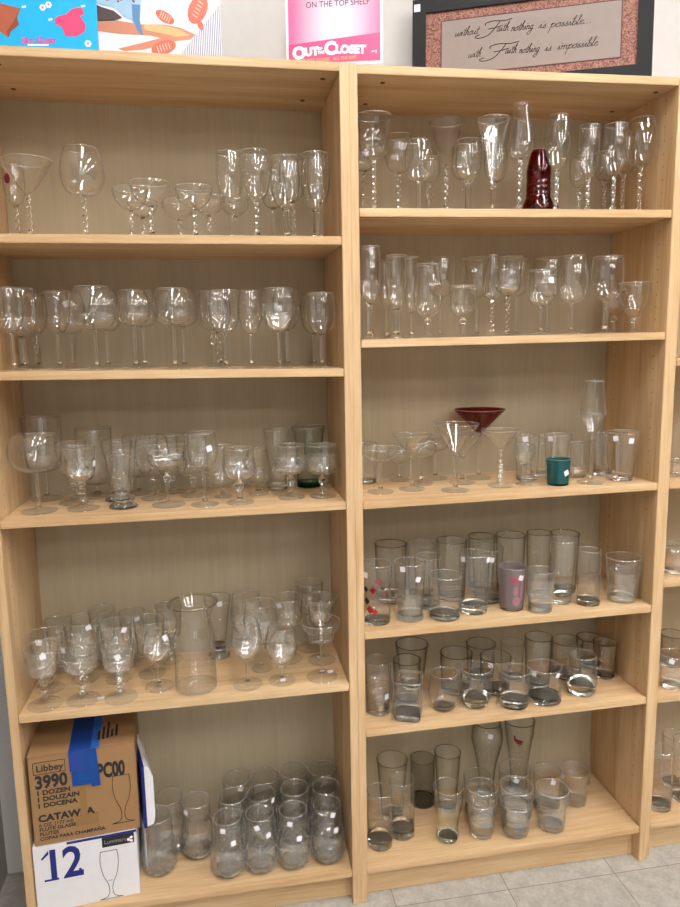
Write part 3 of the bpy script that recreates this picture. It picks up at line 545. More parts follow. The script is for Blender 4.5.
    ('cut', -0.09, 0.2391, 0.6376, 0.1991, 0.0403, 0.108, 0.0393, {'st': 'k', 'rib': (16, 0.025)}, 'goblet', 'goblet', 'low footed cut glass, ninth from left in back row, left bookcase, fourth shelf', 'L4'),
    ('trumpetc', -0.0707, 0.1529, 0.6376, 0.1827, 0.0466, 0.1033, 0.0388, {'rib': (14, 0.03), 's': [(3.0, 0.0, 0.0048)]}, 'goblet', 'goblet', 'cut cordial goblet, fifth from left in middle row, left bookcase, fourth shelf', 'L4'),
    ('margarita', -0.0844, 0.055, 0.6376, 0.1532, 0.051, 0.0977, 0.0409, {'s': [(0.29, 0.0, 0.0245)]}, 'margarita_glass', 'margarita glass', 'stepped margarita glass, eighth from left in front row, left bookcase, fourth shelf', 'L4'),
    ('hiball', -0.5319, 0.1101, 0.1009, 0.158, 0.0378, 0, 0, {'dia2': 1}, 'tumbler', 'tumbler', 'cut-base highball by the boxes, first from left in front row, left bookcase, bottom shelf', 'L5'),
    ('hiball', -0.4315, 0.1555, 0.1009, 0.158, 0.039, 0, 0, {'dia2': 1, 's': [(-2.33, 0.1429, 0)]}, 'tumbler', 'tumbler', 'cut-base highball, first from left in middle row, left bookcase, bottom shelf', 'L5'),
    ('hiball', -0.3474, 0.0667, 0.1009, 0.158, 0.0376, 0, 0, {'dia2': 1, 's': [(-1.89, 0.144, 0), (-1.2, 0.1051, 0)]}, 'tumbler', 'tumbler', 'cut-base highball with two stickers, second from left in front row, left bookcase, bottom shelf', 'L5'),
    ('hiball', -0.3327, 0.1533, 0.1009, 0.158, 0.0393, 0, 0.0, {'dia2': 1}, 'tumbler', 'tumbler', 'plain-topped cut highball, second from left in middle row, left bookcase, bottom shelf', 'L5'),
    ('hiball', -0.3176, 0.2332, 0.1009, 0.158, 0.0408, 0, 0.0, {'dia2': 1, 's': [(-1.34, 0.15, 0)]}, 'tumbler', 'tumbler', 'cut highball with white sticker, second from left in back row, left bookcase, bottom shelf', 'L5'),
    ('hiball', -0.2609, 0.0663, 0.1009, 0.158, 0.0379, 0, 0, {'dia2': 1, 's': [(-1.82, 0.141, 0), (-1.02, 0.1132, 0)]}, 'tumbler', 'tumbler', 'cut-base highball with sticker, third from left in front row, left bookcase, bottom shelf', 'L5'),
    ('hiball', -0.2527, 0.149, 0.1009, 0.158, 0.0395, 0, 0, {'dia2': 1, 's': [(-0.66, 0.15, 0)]}, 'tumbler', 'tumbler', 'faint cut highball, third from left in middle row, left bookcase, bottom shelf', 'L5'),
    ('hiball', -0.2333, 0.2286, 0.1009, 0.158, 0.0411, 0, 0.0, {'dia2': 1}, 'tumbler', 'tumbler', 'dim cut highball half hidden, third from left in back row, left bookcase, bottom shelf', 'L5'),
    ('hiball', -0.1712, 0.0634, 0.1009, 0.158, 0.0381, 0, 0, {'dia2': 1, 's': [(-1.89, 0.142, 0), (-1.26, 0.0974, 0)]}, 'tumbler', 'tumbler', 'cut highball with bright sticker, fourth from left in front row, left bookcase, bottom shelf', 'L5'),
    ('hiball', -0.1569, 0.1555, 0.1009, 0.158, 0.0399, 0, 0, {'dia2': 1}, 'tumbler', 'tumbler', 'cut highball behind another, fourth from left in middle row, left bookcase, bottom shelf', 'L5'),
    ('hiball', -0.1499, 0.2379, 0.1009, 0.158, 0.0415, 0, 0.0, {'dia2': 1}, 'tumbler', 'tumbler', 'dim cut highball, fourth from left in back row, left bookcase, bottom shelf', 'L5'),
    ('hiball', -0.0771, 0.0673, 0.1009, 0.158, 0.0384, 0, 0.0, {'dia2': 1, 's': [(-1.3, 0.15, 0), (-1.09, 0.1021, 0)]}, 'tumbler', 'tumbler', 'cut highball by the upright, fifth from left in front row, left bookcase, bottom shelf', 'L5'),
    ('hiball', -0.0688, 0.1468, 0.1009, 0.158, 0.0401, 0, 0.0, {'dia2': 1}, 'tumbler', 'tumbler', 'cut highball along the upright, fifth from left in middle row, left bookcase, bottom shelf', 'L5'),
    ('hiball', -0.0657, 0.2299, 0.1009, 0.158, 0.0418, 0, 0, {'dia2': 1}, 'tumbler', 'tumbler', 'cut highball in the corner, fifth from left in back row, left bookcase, bottom shelf', 'L5'),
    ('hiball', -0.5078, 0.1847, 0.1009, 0.158, 0.0393, 0, 0, {'dia2': 1}, 'tumbler', 'tumbler', 'cut highball near the boxes, first from left in back row, left bookcase, bottom shelf', 'L5'),
    ('bell', 0.075, 0.08, 1.8155, 0.2259, 0.043, 0.1265, 0.036, {'st': 't'}, 'wine_glass', 'wine glass', 'bell-shaped wine glass with flared rim, first from left in front row, right bookcase, top shelf', 'R1'),
    ('wine', 0.0767, 0.21, 1.8156, 0.1882, 0.0286, 0.129, 0.0243, {'st': 't'}, 'wine_glass', 'wine glass', 'small wine glass beside the upright, first from left in back row, right bookcase, top shelf', 'R1'),
    ('wine', 0.1623, 0.18, 1.8163, 0.2111, 0.0374, 0.1194, 0.0318, {'st': 't'}, 'wine_glass', 'wine glass', 'bell-shaped goblet with beaded stem, second from left in back row, right bookcase, top shelf', 'R1'),
    ('balloon', 0.184, 0.07, 1.8165, 0.1696, 0.0347, 0.077, 0.0295, {}, 'wine_glass', 'wine glass', 'round closed-rim wine glass, second from left in front row, right bookcase, top shelf', 'R1'),
    ('wine', 0.2544, 0.2081, 1.8171, 0.166, 0.0275, 0.1018, 0.024, {'st': 'k'}, 'wine_glass', 'wine glass', 'small glass with swirl-knob stem, third from left in back row, right bookcase, top shelf', 'R1'),
    ('trumpet', 0.2815, 0.1532, 1.8173, 0.2403, 0.047, 0.1332, 0.036, {'st': 't'}, 'goblet', 'goblet', 'wide trumpet-shaped glass, first from left in middle row, right bookcase, top shelf', 'R1'),
    ('wine', 0.3229, 0.1022, 1.8177, 0.181, 0.0335, 0.0841, 0.0285, {'st': 'f'}, 'wine_glass', 'wine glass', 'egg-shaped goblet with thick stem, third from left in front row, right bookcase, top shelf', 'R1'),
    ('wine', 0.3426, 0.21, 1.8179, 0.1956, 0.0293, 0.1121, 0.0249, {}, 'wine_glass', 'wine glass', 'slim goblet, fourth from left in back row, right bookcase, top shelf', 'R1'),
    ('swirl', 0.3638, 0.0421, 1.8181, 0.2148, 0.0381, 0.0564, 0.0323, {'spiral': 1}, 'goblet', 'goblet', 'swirl-cut slender trumpet glass, fourth from left in front row, right bookcase, top shelf', 'R1'),
    ('wine', 0.4344, 0.2, 1.8187, 0.1871, 0.0321, 0.1045, 0.0273, {}, 'wine_glass', 'wine glass', 'faint wine glass, fifth from left in back row, right bookcase, top shelf', 'R1'),
    ('tallflute', 0.4377, 0.05, 1.8187, 0.2545, 0.0313, 0.126, 0.0266, {'st': 't'}, 'champagne_flute', 'champagne flute', 'tallest flute with bulging base, fifth from left in front row, right bookcase, top shelf', 'R1'),
    ('redvase', 0.5336, 0.15, 1.8195, 0.1734, 0.0414, 0, 0, {'tint': 'red'}, 'glass_vase', 'vase', 'ruby red glass vase, second from left in middle row, right bookcase, top shelf', 'R1'),
    ('tulip', 0.5404, 0.06, 1.8196, 0.2314, 0.0312, 0.1026, 0.0265, {'st': 't'}, 'wine_glass', 'wine glass', 'twisted-stem tulip wine glass, sixth from left in front row, right bookcase, top shelf', 'R1'),
    ('flute', 0.6305, 0.07, 1.8204, 0.2129, 0.0266, 0.0879, 0.024, {'st': 't'}, 'champagne_flute', 'champagne flute', 'curved flute with twisted stem, seventh from left in front row, right bookcase, top shelf', 'R1'),
    ('wine', 0.6806, 0.21, 1.8208, 0.1733, 0.0275, 0.0949, 0.024, {'st': 't'}, 'wine_glass', 'wine glass', 'short wine glass half hidden, sixth from left in back row, right bookcase, top shelf', 'R1'),
    ('flute', 0.6962, 0.06, 1.821, 0.2144, 0.0298, 0.0913, 0.0253, {'st': 't'}, 'champagne_flute', 'champagne flute', 'flared flute with twisted stem, eighth from left in front row, right bookcase, top shelf', 'R1'),
    ('wine', 0.7616, 0.2205, 1.8215, 0.1903, 0.0302, 0.1151, 0.0257, {'st': 't'}, 'wine_glass', 'wine glass', 'round glass half hidden behind flute, seventh from left in back row, right bookcase, top shelf', 'R1'),
    ('wine', 0.7814, 0.1595, 1.8217, 0.2233, 0.0327, 0.1187, 0.0278, {'st': 't'}, 'wine_glass', 'wine glass', 'twisted-stem glass half hidden, third from left in middle row, right bookcase, top shelf', 'R1'),
    ('balloon', 0.7811, 0.08, 1.8217, 0.2355, 0.04, 0.1208, 0.034, {'st': 't'}, 'wine_glass', 'wine glass', 'large balloon wine glass, ninth from left in front row, right bookcase, top shelf', 'R1'),
    ('tulip', 0.055, 0.05, 1.5122, 0.2216, 0.0311, 0.0863, 0.0264, {'st': 's'}, 'wine_glass', 'wine glass', 'tall slim tulip glass, first from left in front row, right bookcase, second shelf', 'R2'),
    ('flute', 0.1218, 0.05, 1.5128, 0.2001, 0.0276, 0.0731, 0.024, {'st': 'f'}, 'champagne_flute', 'champagne flute', 'straight champagne flute, second from left in front row, right bookcase, second shelf', 'R2'),
    ('flute', 0.1361, 0.21, 1.5129, 0.2041, 0.0268, 0.0838, 0.024, {}, 'champagne_flute', 'champagne flute', 'faint flute, first from left in back row, right bookcase, second shelf', 'R2'),
    ('flute', 0.1931, 0.17, 1.5134, 0.2106, 0.0224, 0.0664, 0.024, {}, 'champagne_flute', 'champagne flute', 'narrow flute with clear stem, first from left in middle row, right bookcase, second shelf', 'R2'),
    ('hock', 0.2017, 0.05, 1.5135, 0.1786, 0.0359, 0.0509, 0.0305, {'st': 'k'}, 'goblet', 'goblet', 'hock goblet with short knob stem, third from left in front row, right bookcase, second shelf', 'R2'),
    ('wine', 0.2838, 0.2, 1.5142, 0.2129, 0.0378, 0.1072, 0.0321, {}, 'wine_glass', 'wine glass', 'tall faint goblet, second from left in back row, right bookcase, second shelf', 'R2'),
    ('hockw', 0.2969, 0.06, 1.5143, 0.1265, 0.0328, 0.0494, 0.0279, {'st': 'k'}, 'goblet', 'goblet', 'low goblet with knob stem, fourth from left in front row, right bookcase, second shelf', 'R2'),
    ('bell', 0.3902, 0.2094, 1.5152, 0.2115, 0.0422, 0.1063, 0.0359, {}, 'wine_glass', 'wine glass', 'wide flared goblet, third from left in back row, right bookcase, second shelf', 'R2'),
    ('tallflute', 0.375, 0.06, 1.515, 0.2011, 0.0221, 0.0923, 0.024, {'st': 't'}, 'champagne_flute', 'champagne flute', 'slim flute with beaded stem, fifth from left in front row, right bookcase, second shelf', 'R2'),
    ('bell', 0.4584, 0.1606, 1.5157, 0.2066, 0.0405, 0.1072, 0.0344, {'st': 't', 'rib': (12, 0.02)}, 'wine_glass', 'wine glass', 'flared optic goblet, second from left in middle row, right bookcase, second shelf', 'R2'),
    ('wine', 0.515, 0.23, 1.5162, 0.2092, 0.0363, 0.1112, 0.0309, {}, 'wine_glass', 'wine glass', 'faint wine glass behind flared goblet, fourth from left in back row, right bookcase, second shelf', 'R2'),
    ('wine', 0.5077, 0.06, 1.5162, 0.1625, 0.0385, 0.0744, 0.0388, {'s': [(-1.4, 0.1362, 0)]}, 'wine_glass', 'wine glass', 'wine glass with white sticker, sixth from left in front row, right bookcase, second shelf', 'R2'),
    ('wine', 0.598, 0.21, 1.517, 0.2103, 0.0418, 0.1059, 0.0355, {}, 'wine_glass', 'wine glass', 'tall faint wine glass, fifth from left in back row, right bookcase, second shelf', 'R2'),
    ('balloon', 0.5973, 0.07, 1.517, 0.1991, 0.0396, 0.0798, 0.0336, {}, 'wine_glass', 'wine glass', 'egg-shaped closed-rim wine glass, seventh from left in front row, right bookcase, second shelf', 'R2'),
    ('wine', 0.688, 0.06, 1.5177, 0.1944, 0.0416, 0.0854, 0.0354, {'st': 'f'}, 'wine_glass', 'wine glass', 'stout wine glass with thick stem, eighth from left in front row, right bookcase, second shelf', 'R2'),
    ('wine', 0.7873, 0.19, 1.5186, 0.1154, 0.0338, 0.0492, 0.0288, {'st': 'k'}, 'wine_glass', 'wine glass', 'short goblet peeking out, sixth from left in back row, right bookcase, second shelf', 'R2'),
    ('tulipw', 0.7804, 0.08, 1.5186, 0.1298, 0.0399, 0.0394, 0.0339, {'st': 'k'}, 'wine_glass', 'wine glass', 'low goblet with stubby stem, ninth from left in front row, right bookcase, second shelf', 'R2'),
    ('coupe', 0.0896, 0.103, 1.1153, 0.1174, 0.0511, 0.0803, 0.0356, {}, 'champagne_coupe', 'champagne coupe', 'wide champagne coupe, first from left in front row, right bookcase, third shelf', 'R3'),
    ('martini', 0.1777, 0.1134, 1.116, 0.147, 0.0538, 0.09, 0.0357, {}, 'martini_glass', 'martini glass', 'martini glass, second from left in front row, right bookcase, third shelf', 'R3'),
    ('martini', 0.2818, 0.0641, 1.1169, 0.176, 0.06, 0.0934, 0.0382, {}, 'martini_glass', 'martini glass', 'largest clear martini glass, third from left in front row, right bookcase, third shelf', 'R3'),
    ('wine', 0.2204, 0.1766, 1.1164, 0.1197, 0.0429, 0.0752, 0.0348, {}, 'wine_glass', 'wine glass', 'goblet behind the martini glass, third from left in back row, right bookcase, third shelf', 'R3'),
    ('coupe', 0.2809, 0.2376, 1.1169, 0.1087, 0.0418, 0.0785, 0.0362, {}, 'champagne_coupe', 'champagne coupe', 'small coupe near the back, fourth from left in back row, right bookcase, third shelf', 'R3'),
    ('martini', 0.3344, 0.158, 1.1174, 0.136, 0.0528, 0.0721, 0.0364, {}, 'martini_glass', 'martini glass', 'clear martini glass half hidden, first from left in middle row, right bookcase, third shelf', 'R3'),
    ('tumbler', 0.0797, 0.2449, 1.1152, 0.1091, 0.0346, 0, 0, {}, 'tumbler', 'tumbler', 'small tumbler in the corner, first from left in back row, right bookcase, third shelf', 'R3'),
    ('wine', 0.1775, 0.2439, 1.116, 0.0929, 0.0356, 0.0498, 0.0314, {}, 'wine_glass', 'wine glass', 'clear sherry glass, second from left in back row, right bookcase, third shelf', 'R3'),
    ('martini', 0.4006, 0.2074, 1.118, 0.1963, 0.072, 0.1297, 0.0364, {'tint': 'redbowl'}, 'martini_glass', 'martini glass', 'red martini glass with ball stem, fifth from left in back row, right bookcase, third shelf', 'R3'),
    ('martini', 0.4157, 0.087, 1.1181, 0.1515, 0.0538, 0.0963, 0.0339, {'st': 'b'}, 'martini_glass', 'martini glass', 'martini glass with beaded stem, fourth from left in front row, right bookcase, third shelf', 'R3'),
    ('flute', 0.4834, 0.0885, 1.1187, 0.1109, 0.0283, 0.0558, 0.023, {'st': 'f'}, 'champagne_flute', 'champagne flute', 'tiny cordial glass, fifth from left in front row, right bookcase, third shelf', 'R3'),
    ('tumbler', 0.5986, 0.1255, 1.1197, 0.126, 0.0376, 0, 0, {'s': [(-2.6, 0.118, 0)]}, 'tumbler', 'tumbler', 'clear tumbler with sticker, third from left in middle row, right bookcase, third shelf', 'R3'),
    ('tumbler', 0.5187, 0.1486, 1.119, 0.1256, 0.0335, 0, 0, {'s': [(-2.16, 0.1176, 0)]}, 'tumbler', 'tumbler', 'narrow tumbler with sticker, second from left in middle row, right bookcase, third shelf', 'R3'),
    ('tumbler', 0.5808, 0.1946, 1.1195, 0.1141, 0.0325, 0, 0, {}, 'tumbler', 'tumbler', 'plain clear tumbler, sixth from left in back row, right bookcase, third shelf', 'R3'),
    ('tumbler', 0.5683, 0.0614, 1.1194, 0.0692, 0.0321, 0, 0, {'tint': 'teal', 's': [(-1.29, 0.036, 0)]}, 'votive_cup', 'candle holder', 'small teal glass votive cup, sixth from left in front row, right bookcase, third shelf', 'R3'),
    ('stemless', 0.6698, 0.1427, 1.1203, 0.0965, 0.0337, 0, 0, {}, 'tumbler', 'tumbler', 'stemless glass behind the teal cup, fourth from left in middle row, right bookcase, third shelf', 'R3'),
    ('champ', 0.6622, 0.0591, 1.1202, 0.2741, 0.0327, 0.1135, 0.0366, {'band': 1}, 'champagne_flute', 'champagne flute', 'tall champagne flute with frosted band, seventh from left in front row, right bookcase, third shelf', 'R3'),
    ('pint', 0.7599, 0.074, 1.1211, 0.1307, 0.0464, 0, 0.0, {'s': [(-2.49, 0.1186, 0), (-1.6, 0.1128, 0)]}, 'tumbler', 'tumbler', 'pint glass with two stickers, eighth from left in front row, right bookcase, third shelf', 'R3'),
    ('tumbler', 0.7468, 0.1562, 1.121, 0.1166, 0.0355, 0, 0.0, {}, 'tumbler', 'tumbler', 'clear tumbler behind the flute, fifth from left in middle row, right bookcase, third shelf', 'R3'),
    ('tumbler', 0.068, 0.066, 0.7727, 0.1599, 0.0408, 0, 0, {'prn': 'dia', 's': [(-2.55, 0.1383, 0)]}, 'tumbler', 'tumbler', 'glass printed with red diamonds, first from left in front row, right bookcase, fourth shelf', 'R4'),
    ('ribbase', 0.1587, 0.0691, 0.7735, 0.1558, 0.0425, 0, 0, {'s': [(-2.27, 0.1478, 0), (-1.29, 0.1195, 0)]}, 'tumbler', 'tumbler', 'tall ribbed-base tumbler with two stickers, second from left in front row, right bookcase, fourth shelf', 'R4'),
    ('rocks', 0.2521, 0.0561, 0.7743, 0.1165, 0.0448, 0, 0.0, {}, 'tumbler', 'tumbler', 'heavy clear rocks glass, third from left in front row, right bookcase, fourth shelf', 'R4'),
    ('rocks', 0.1417, 0.2107, 0.7734, 0.1663, 0.0456, 0, 0, {'smoke': 1}, 'tumbler', 'tumbler', 'tall dark-rimmed glass by the upright, first from left in back row, right bookcase, fourth shelf', 'R4'),
    ('tumbler', 0.2341, 0.2214, 0.7742, 0.1593, 0.0416, 0, 0.0, {}, 'tumbler', 'tumbler', 'tall clear glass, second from left in back row, right bookcase, fourth shelf', 'R4'),
    ('tumbler', 0.2298, 0.138, 0.7741, 0.1446, 0.0387, 0, 0.0, {}, 'tumbler', 'tumbler', 'tapered clear glass, first from left in middle row, right bookcase, fourth shelf', 'R4'),
    ('tumbler', 0.3152, 0.1892, 0.7749, 0.1697, 0.0444, 0, 0.0, {'smoke': 1}, 'tumbler', 'tumbler', 'tall clear cooler, third from left in back row, right bookcase, fourth shelf', 'R4'),
    ('tumbler', 0.3421, 0.0785, 0.7751, 0.1621, 0.0423, 0, 0, {'thick': 1, 's': [(-2.69, 0.1541, 0), (-0.95, 0.1525, 0)]}, 'tumbler', 'tumbler', 'thick-bottomed tumbler with sticker, fourth from left in front row, right bookcase, fourth shelf', 'R4'),
    ('tumbler', 0.4065, 0.1452, 0.7757, 0.1534, 0.0436, 0, 0.0, {'s': [(-1.7, 0.1316, 0)]}, 'tumbler', 'tumbler', 'tumbler with sticker near rim, second from left in middle row, right bookcase, fourth shelf', 'R4'),
    ('tumbler', 0.4238, 0.239, 0.7758, 0.16, 0.0404, 0, 0.0, {'smoke': 1}, 'tumbler', 'tumbler', 'tall dark-rimmed glass, fourth from left in back row, right bookcase, fourth shelf', 'R4'),
    ('tumbler', 0.493, 0.1896, 0.7764, 0.1728, 0.0433, 0, 0.0, {'smoke': 1}, 'tumbler', 'tumbler', 'tall panelled glass, fifth from left in back row, right bookcase, fourth shelf', 'R4'),
    ('tumbler', 0.45, 0.0753, 0.776, 0.118, 0.0374, 0, 0.0, {'tint': 'pink', 'prn': 'pink', 's': [(-1.31, 0.0963, 0)]}, 'tumbler', 'tumbler', 'frosted pink juice glass, fifth from left in front row, right bookcase, fourth shelf', 'R4'),
    ('ribbed', 0.5172, 0.0409, 0.7766, 0.1122, 0.0369, 0, 0, {}, 'tumbler', 'tumbler', 'ribbed juice glass, sixth from left in front row, right bookcase, fourth shelf', 'R4'),
    ('tumbler', 0.5591, 0.1434, 0.777, 0.1863, 0.036, 0, 0.0, {'smoke': 1}, 'tumbler', 'tumbler', 'amber-tinged tall glass, third from left in middle row, right bookcase, fourth shelf', 'R4'),
    ('tumbler', 0.6481, 0.1644, 0.7778, 0.1728, 0.0413, 0, 0, {'smoke': 1}, 'tumbler', 'tumbler', 'tall ridged cooler, fourth from left in middle row, right bookcase, fourth shelf', 'R4'),
    ('pint', 0.602, 0.0827, 0.7774, 0.1794, 0.037, 0, 0.0, {'thick': 1}, 'tumbler', 'tumbler', 'slim pilsner glass with thick base, seventh from left in front row, right bookcase, fourth shelf', 'R4'),
    ('tumblers', 0.6677, 0.059, 0.7779, 0.1527, 0.0312, 0, 0, {}, 'tumbler', 'tumbler', 'slim straight highball, eighth from left in front row, right bookcase, fourth shelf', 'R4'),
    ('gib', 0.773, 0.0628, 0.7789, 0.1234, 0.0476, 0, 0, {}, 'tumbler', 'tumbler', 'faceted bar tumbler, ninth from left in front row, right bookcase, fourth shelf', 'R4'),
    ('ringed', 0.0747, 0.0913, 0.503, 0.1489, 0.0369, 0, 0, {'s': [(-1.06, 0.0556, 0)]}, 'tumbler', 'tumbler', 'ring-grooved tumbler, first from left in front row, right bookcase, fifth shelf', 'R5'),
    ('square', 0.1473, 0.0472, 0.5037, 0.1103, 0.0432, 0, 0, {}, 'tumbler', 'tumbler', 'square rocks glass, second from left in front row, right bookcase, fifth shelf', 'R5'),
    ('stemless', 0.2569, 0.0731, 0.5046, 0.1002, 0.0441, 0, 0, {}, 'tumbler', 'tumbler', 'round stemless wine glass, third from left in front row, right bookcase, fifth shelf', 'R5'),
    ('pint', 0.2026, 0.2091, 0.5041, 0.1306, 0.0477, 0, 0, {'smoke': 1}, 'tumbler', 'tumbler', 'dark conical pint glass, first from left in back row, right bookcase, fifth shelf', 'R5'),
    ('tumbler', 0.166, 0.1288, 0.5038, 0.1219, 0.0393, 0, 0, {'smoke': 1}, 'tumbler', 'tumbler', 'short smoky tumbler, first from left in middle row, right bookcase, fifth shelf', 'R5'),
    ('rocks', 0.3202, 0.157, 0.5052, 0.1141, 0.0462, 0, 0, {'smoke': 1}, 'tumbler', 'tumbler', 'wide clear tumbler, second from left in middle row, right bookcase, fifth shelf', 'R5'),
    ('stemlessw', 0.3477, 0.0696, 0.5054, 0.1067, 0.0443, 0, 0, {'thick': 1}, 'tumbler', 'tumbler', 'rounded rocks glass, fourth from left in front row, right bookcase, fifth shelf', 'R5'),
    ('rocks', 0.4507, 0.0467, 0.5063, 0.1006, 0.0427, 0, 0, {'thick': 1}, 'tumbler', 'tumbler', 'slant-based rocks glass, fifth from left in front row, right bookcase, fifth shelf', 'R5'),
    ('waist', 0.5435, 0.0561, 0.5071, 0.0965, 0.0468, 0, 0.0, {'s': [(-2.68, 0.0885, 0), (-1.18, 0.0885, 0)]}, 'tumbler', 'tumbler', 'curved rocks glass with two stickers, sixth from left in front row, right bookcase, fifth shelf', 'R5'),
    ('bulge', 0.6631, 0.0694, 0.5082, 0.112, 0.0426, 0, 0, {'thick': 1}, 'tumbler', 'tumbler', 'heavy-based bulging tumbler, seventh from left in front row, right bookcase, fifth shelf', 'R5'),
    ('tumbler', 0.4199, 0.2229, 0.506, 0.1042, 0.0444, 0, 0, {'smoke': 1}, 'tumbler', 'tumbler', 'dark-rimmed tumbler, second from left in back row, right bookcase, fifth shelf', 'R5'),
    ('rocks', 0.4299, 0.133, 0.5061, 0.1029, 0.0449, 0, 0, {'smoke': 1, 's': [(-2.25, 0.0949, 0)]}, 'tumbler', 'tumbler', 'dark-rimmed rocks glass with sticker, third from left in middle row, right bookcase, fifth shelf', 'R5'),
    ('tumbler', 0.5649, 0.142, 0.5073, 0.1448, 0.0404, 0, 0.0, {'smoke': 1}, 'tumbler', 'tumbler', 'tall faint highball, fourth from left in middle row, right bookcase, fifth shelf', 'R5'),
    ('rocks', 0.6713, 0.1742, 0.5082, 0.1095, 0.0463, 0, 0, {'smoke': 1}, 'tumbler', 'tumbler', 'wide faint tumbler, fourth from left in back row, right bookcase, fifth shelf', 'R5'),
    ('tumbler', 0.7708, 0.2222, 0.5091, 0.0886, 0.0396, 0, 0, {'smoke': 1}, 'tumbler', 'tumbler', 'faint tumbler, fifth from left in back row, right bookcase, fifth shelf', 'R5'),
    ('tumbler', 0.7789, 0.1471, 0.5092, 0.1057, 0.0347, 0, 0, {'smoke': 1}, 'tumbler', 'tumbler', 'dark tumbler by the side panel, fifth from left in middle row, right bookcase, fifth shelf', 'R5'),
    ('tumbler', 0.5058, 0.1914, 0.5068, 0.114, 0.0354, 0, 0, {}, 'tumbler', 'tumbler', 'faint narrow tumbler, third from left in back row, right bookcase, fifth shelf', 'R5'),
    ('tumblers', 0.0747, 0.0863, 0.1029, 0.1639, 0.0351, 0, 0, {'thick': 1}, 'tumbler', 'tumbler', 'slim highball with thick base, first from left in front row, right bookcase, bottom shelf', 'R6'),
    ('tumblers', 0.1471, 0.116, 0.1035, 0.1698, 0.0358, 0, 0.0, {'thick': 1}, 'tumbler', 'tumbler', 'slim highball with dark base, first from left in middle row, right bookcase, bottom shelf', 'R6'),
    ('pint', 0.1386, 0.1988, 0.1034, 0.1799, 0.046, 0, 0.0, {'smoke': 1}, 'tumbler', 'tumbler', 'tall dark-rimmed pint, first from left in back row, right bookcase, bottom shelf', 'R6'),
    ('tumblers', 0.2441, 0.2387, 0.1043, 0.145, 0.0374, 0, 0.0, {'smoke': 2}, 'tumbler', 'tumbler', 'dark smoky tumbler, second from left in back row, right bookcase, bottom shelf', 'R6'),
    ('pint', 0.3079, 0.1929, 0.1049, 0.1855, 0.0398, 0, 0.0, {'smoke': 1}, 'tumbler', 'tumbler', 'tall clear pint glass, third from left in back row, right bookcase, bottom shelf', 'R6'),
    ('soda', 0.269, 0.0691, 0.1046, 0.16, 0.0439, 0, 0, {'tint': 'palegreen'}, 'tumbler', 'tumbler', 'contoured soda glass, second from left in front row, right bookcase, bottom shelf', 'R6'),
    ('gib', 0.3701, 0.0694, 0.1054, 0.101, 0.0408, 0, 0, {}, 'tumbler', 'tumbler', 'small faceted tumbler, third from left in front row, right bookcase, bottom shelf', 'R6'),
    ('gib', 0.4668, 0.0537, 0.1063, 0.0931, 0.0444, 0, 0, {}, 'tumbler', 'tumbler', 'panelled bar tumbler, fifth from left in front row, right bookcase, bottom shelf', 'R6'),
    ('gib', 0.3701, 0.0694, 0.1414, 0.1087, 0.0432, 0, 0, {}, 'tumbler', 'tumbler', 'faceted tumbler nested in smaller one, fourth from left in front row, right bookcase, bottom shelf', 'R6'),
    ('gib', 0.4668, 0.0537, 0.1423, 0.1086, 0.0471, 0, 0, {}, 'tumbler', 'tumbler', 'larger faceted tumbler nested in another, sixth from left in front row, right bookcase, bottom shelf', 'R6'),
    ('gib', 0.5778, 0.0558, 0.1073, 0.1198, 0.0466, 0, 0, {}, 'tumbler', 'tumbler', 'octagonal tumbler with twisted base, seventh from left in front row, right bookcase, bottom shelf', 'R6'),
    ('gib', 0.6971, 0.147, 0.1083, 0.1046, 0.0442, 0, 0, {'s': [(-2.99, 0.0966, 0)]}, 'tumbler', 'tumbler', 'angular tumbler with sticker, fifth from left in middle row, right bookcase, bottom shelf', 'R6'),
    ('rocks', 0.5058, 0.1531, 0.1066, 0.1303, 0.0486, 0, 0, {'s': [(-1.91, 0.1223, 0)]}, 'tumbler', 'tumbler', 'wide tumbler with sticker, third from left in middle row, right bookcase, bottom shelf', 'R6'),
    ('rocks', 0.6041, 0.1422, 0.1075, 0.1137, 0.0425, 0, 0, {'s': [(-1.62, 0.1057, 0)]}, 'tumbler', 'tumbler', 'tumbler with narrow sticker, fourth from left in middle row, right bookcase, bottom shelf', 'R6'),
    ('weizen', 0.4474, 0.2316, 0.1061, 0.2434, 0.0479, 0, 0, {'smoke': 1, 's': [(-1.73, 0.2214, 0)]}, 'tumbler', 'tumbler', 'curved beer glass with sticker, fourth from left in back row, right bookcase, bottom shelf', 'R6'),
    ('weizen2', 0.5533, 0.2329, 0.107, 0.2363, 0.0466, 0, 0, {'smoke': 1, 'prn': 'red'}, 'tumbler', 'tumbler', 'beer glass with red lettering, fifth from left in back row, right bookcase, bottom shelf', 'R6'),
    ('tumbler', 0.3915, 0.1656, 0.1056, 0.1134, 0.041, 0, 0, {}, 'tumbler', 'tumbler', 'clear tumbler half hidden, second from left in middle row, right bookcase, bottom shelf', 'R6'),
    ('rocks', 0.9531, 0.0964, 1.12, 0.0402, 0.0367, 0, 0, {'rib': (14, 0.03)}, 'tumbler', 'tumbler', 'cut glass bowl on upper shelf of the partly seen bookcase', 'T3'),
    ('gib', 0.9461, 0.0754, 0.842, 0.0798, 0.0384, 0, 0, {'rib': (14, 0.03)}, 'tumbler', 'tumbler', 'cut glass tumbler on middle shelf of the partly seen bookcase', 'T4'),
    ('gib', 0.9433, 0.0643, 0.5, 0.0989, 0.0363, 0, 0, {'s': [(-2.24, 0.0909, 0)]}, 'tumbler', 'tumbler', 'faceted beer glass with sticker on lower shelf of the partly seen bookcase', 'T5'),
    ('tumbler', 1.0314, 0.1917, 0.5, 0.0985, 0.0372, 0, 0, {'smoke': 2}, 'tumbler', 'tumbler', 'dark tumbler on lower shelf of the partly seen bookcase', 'T5'),
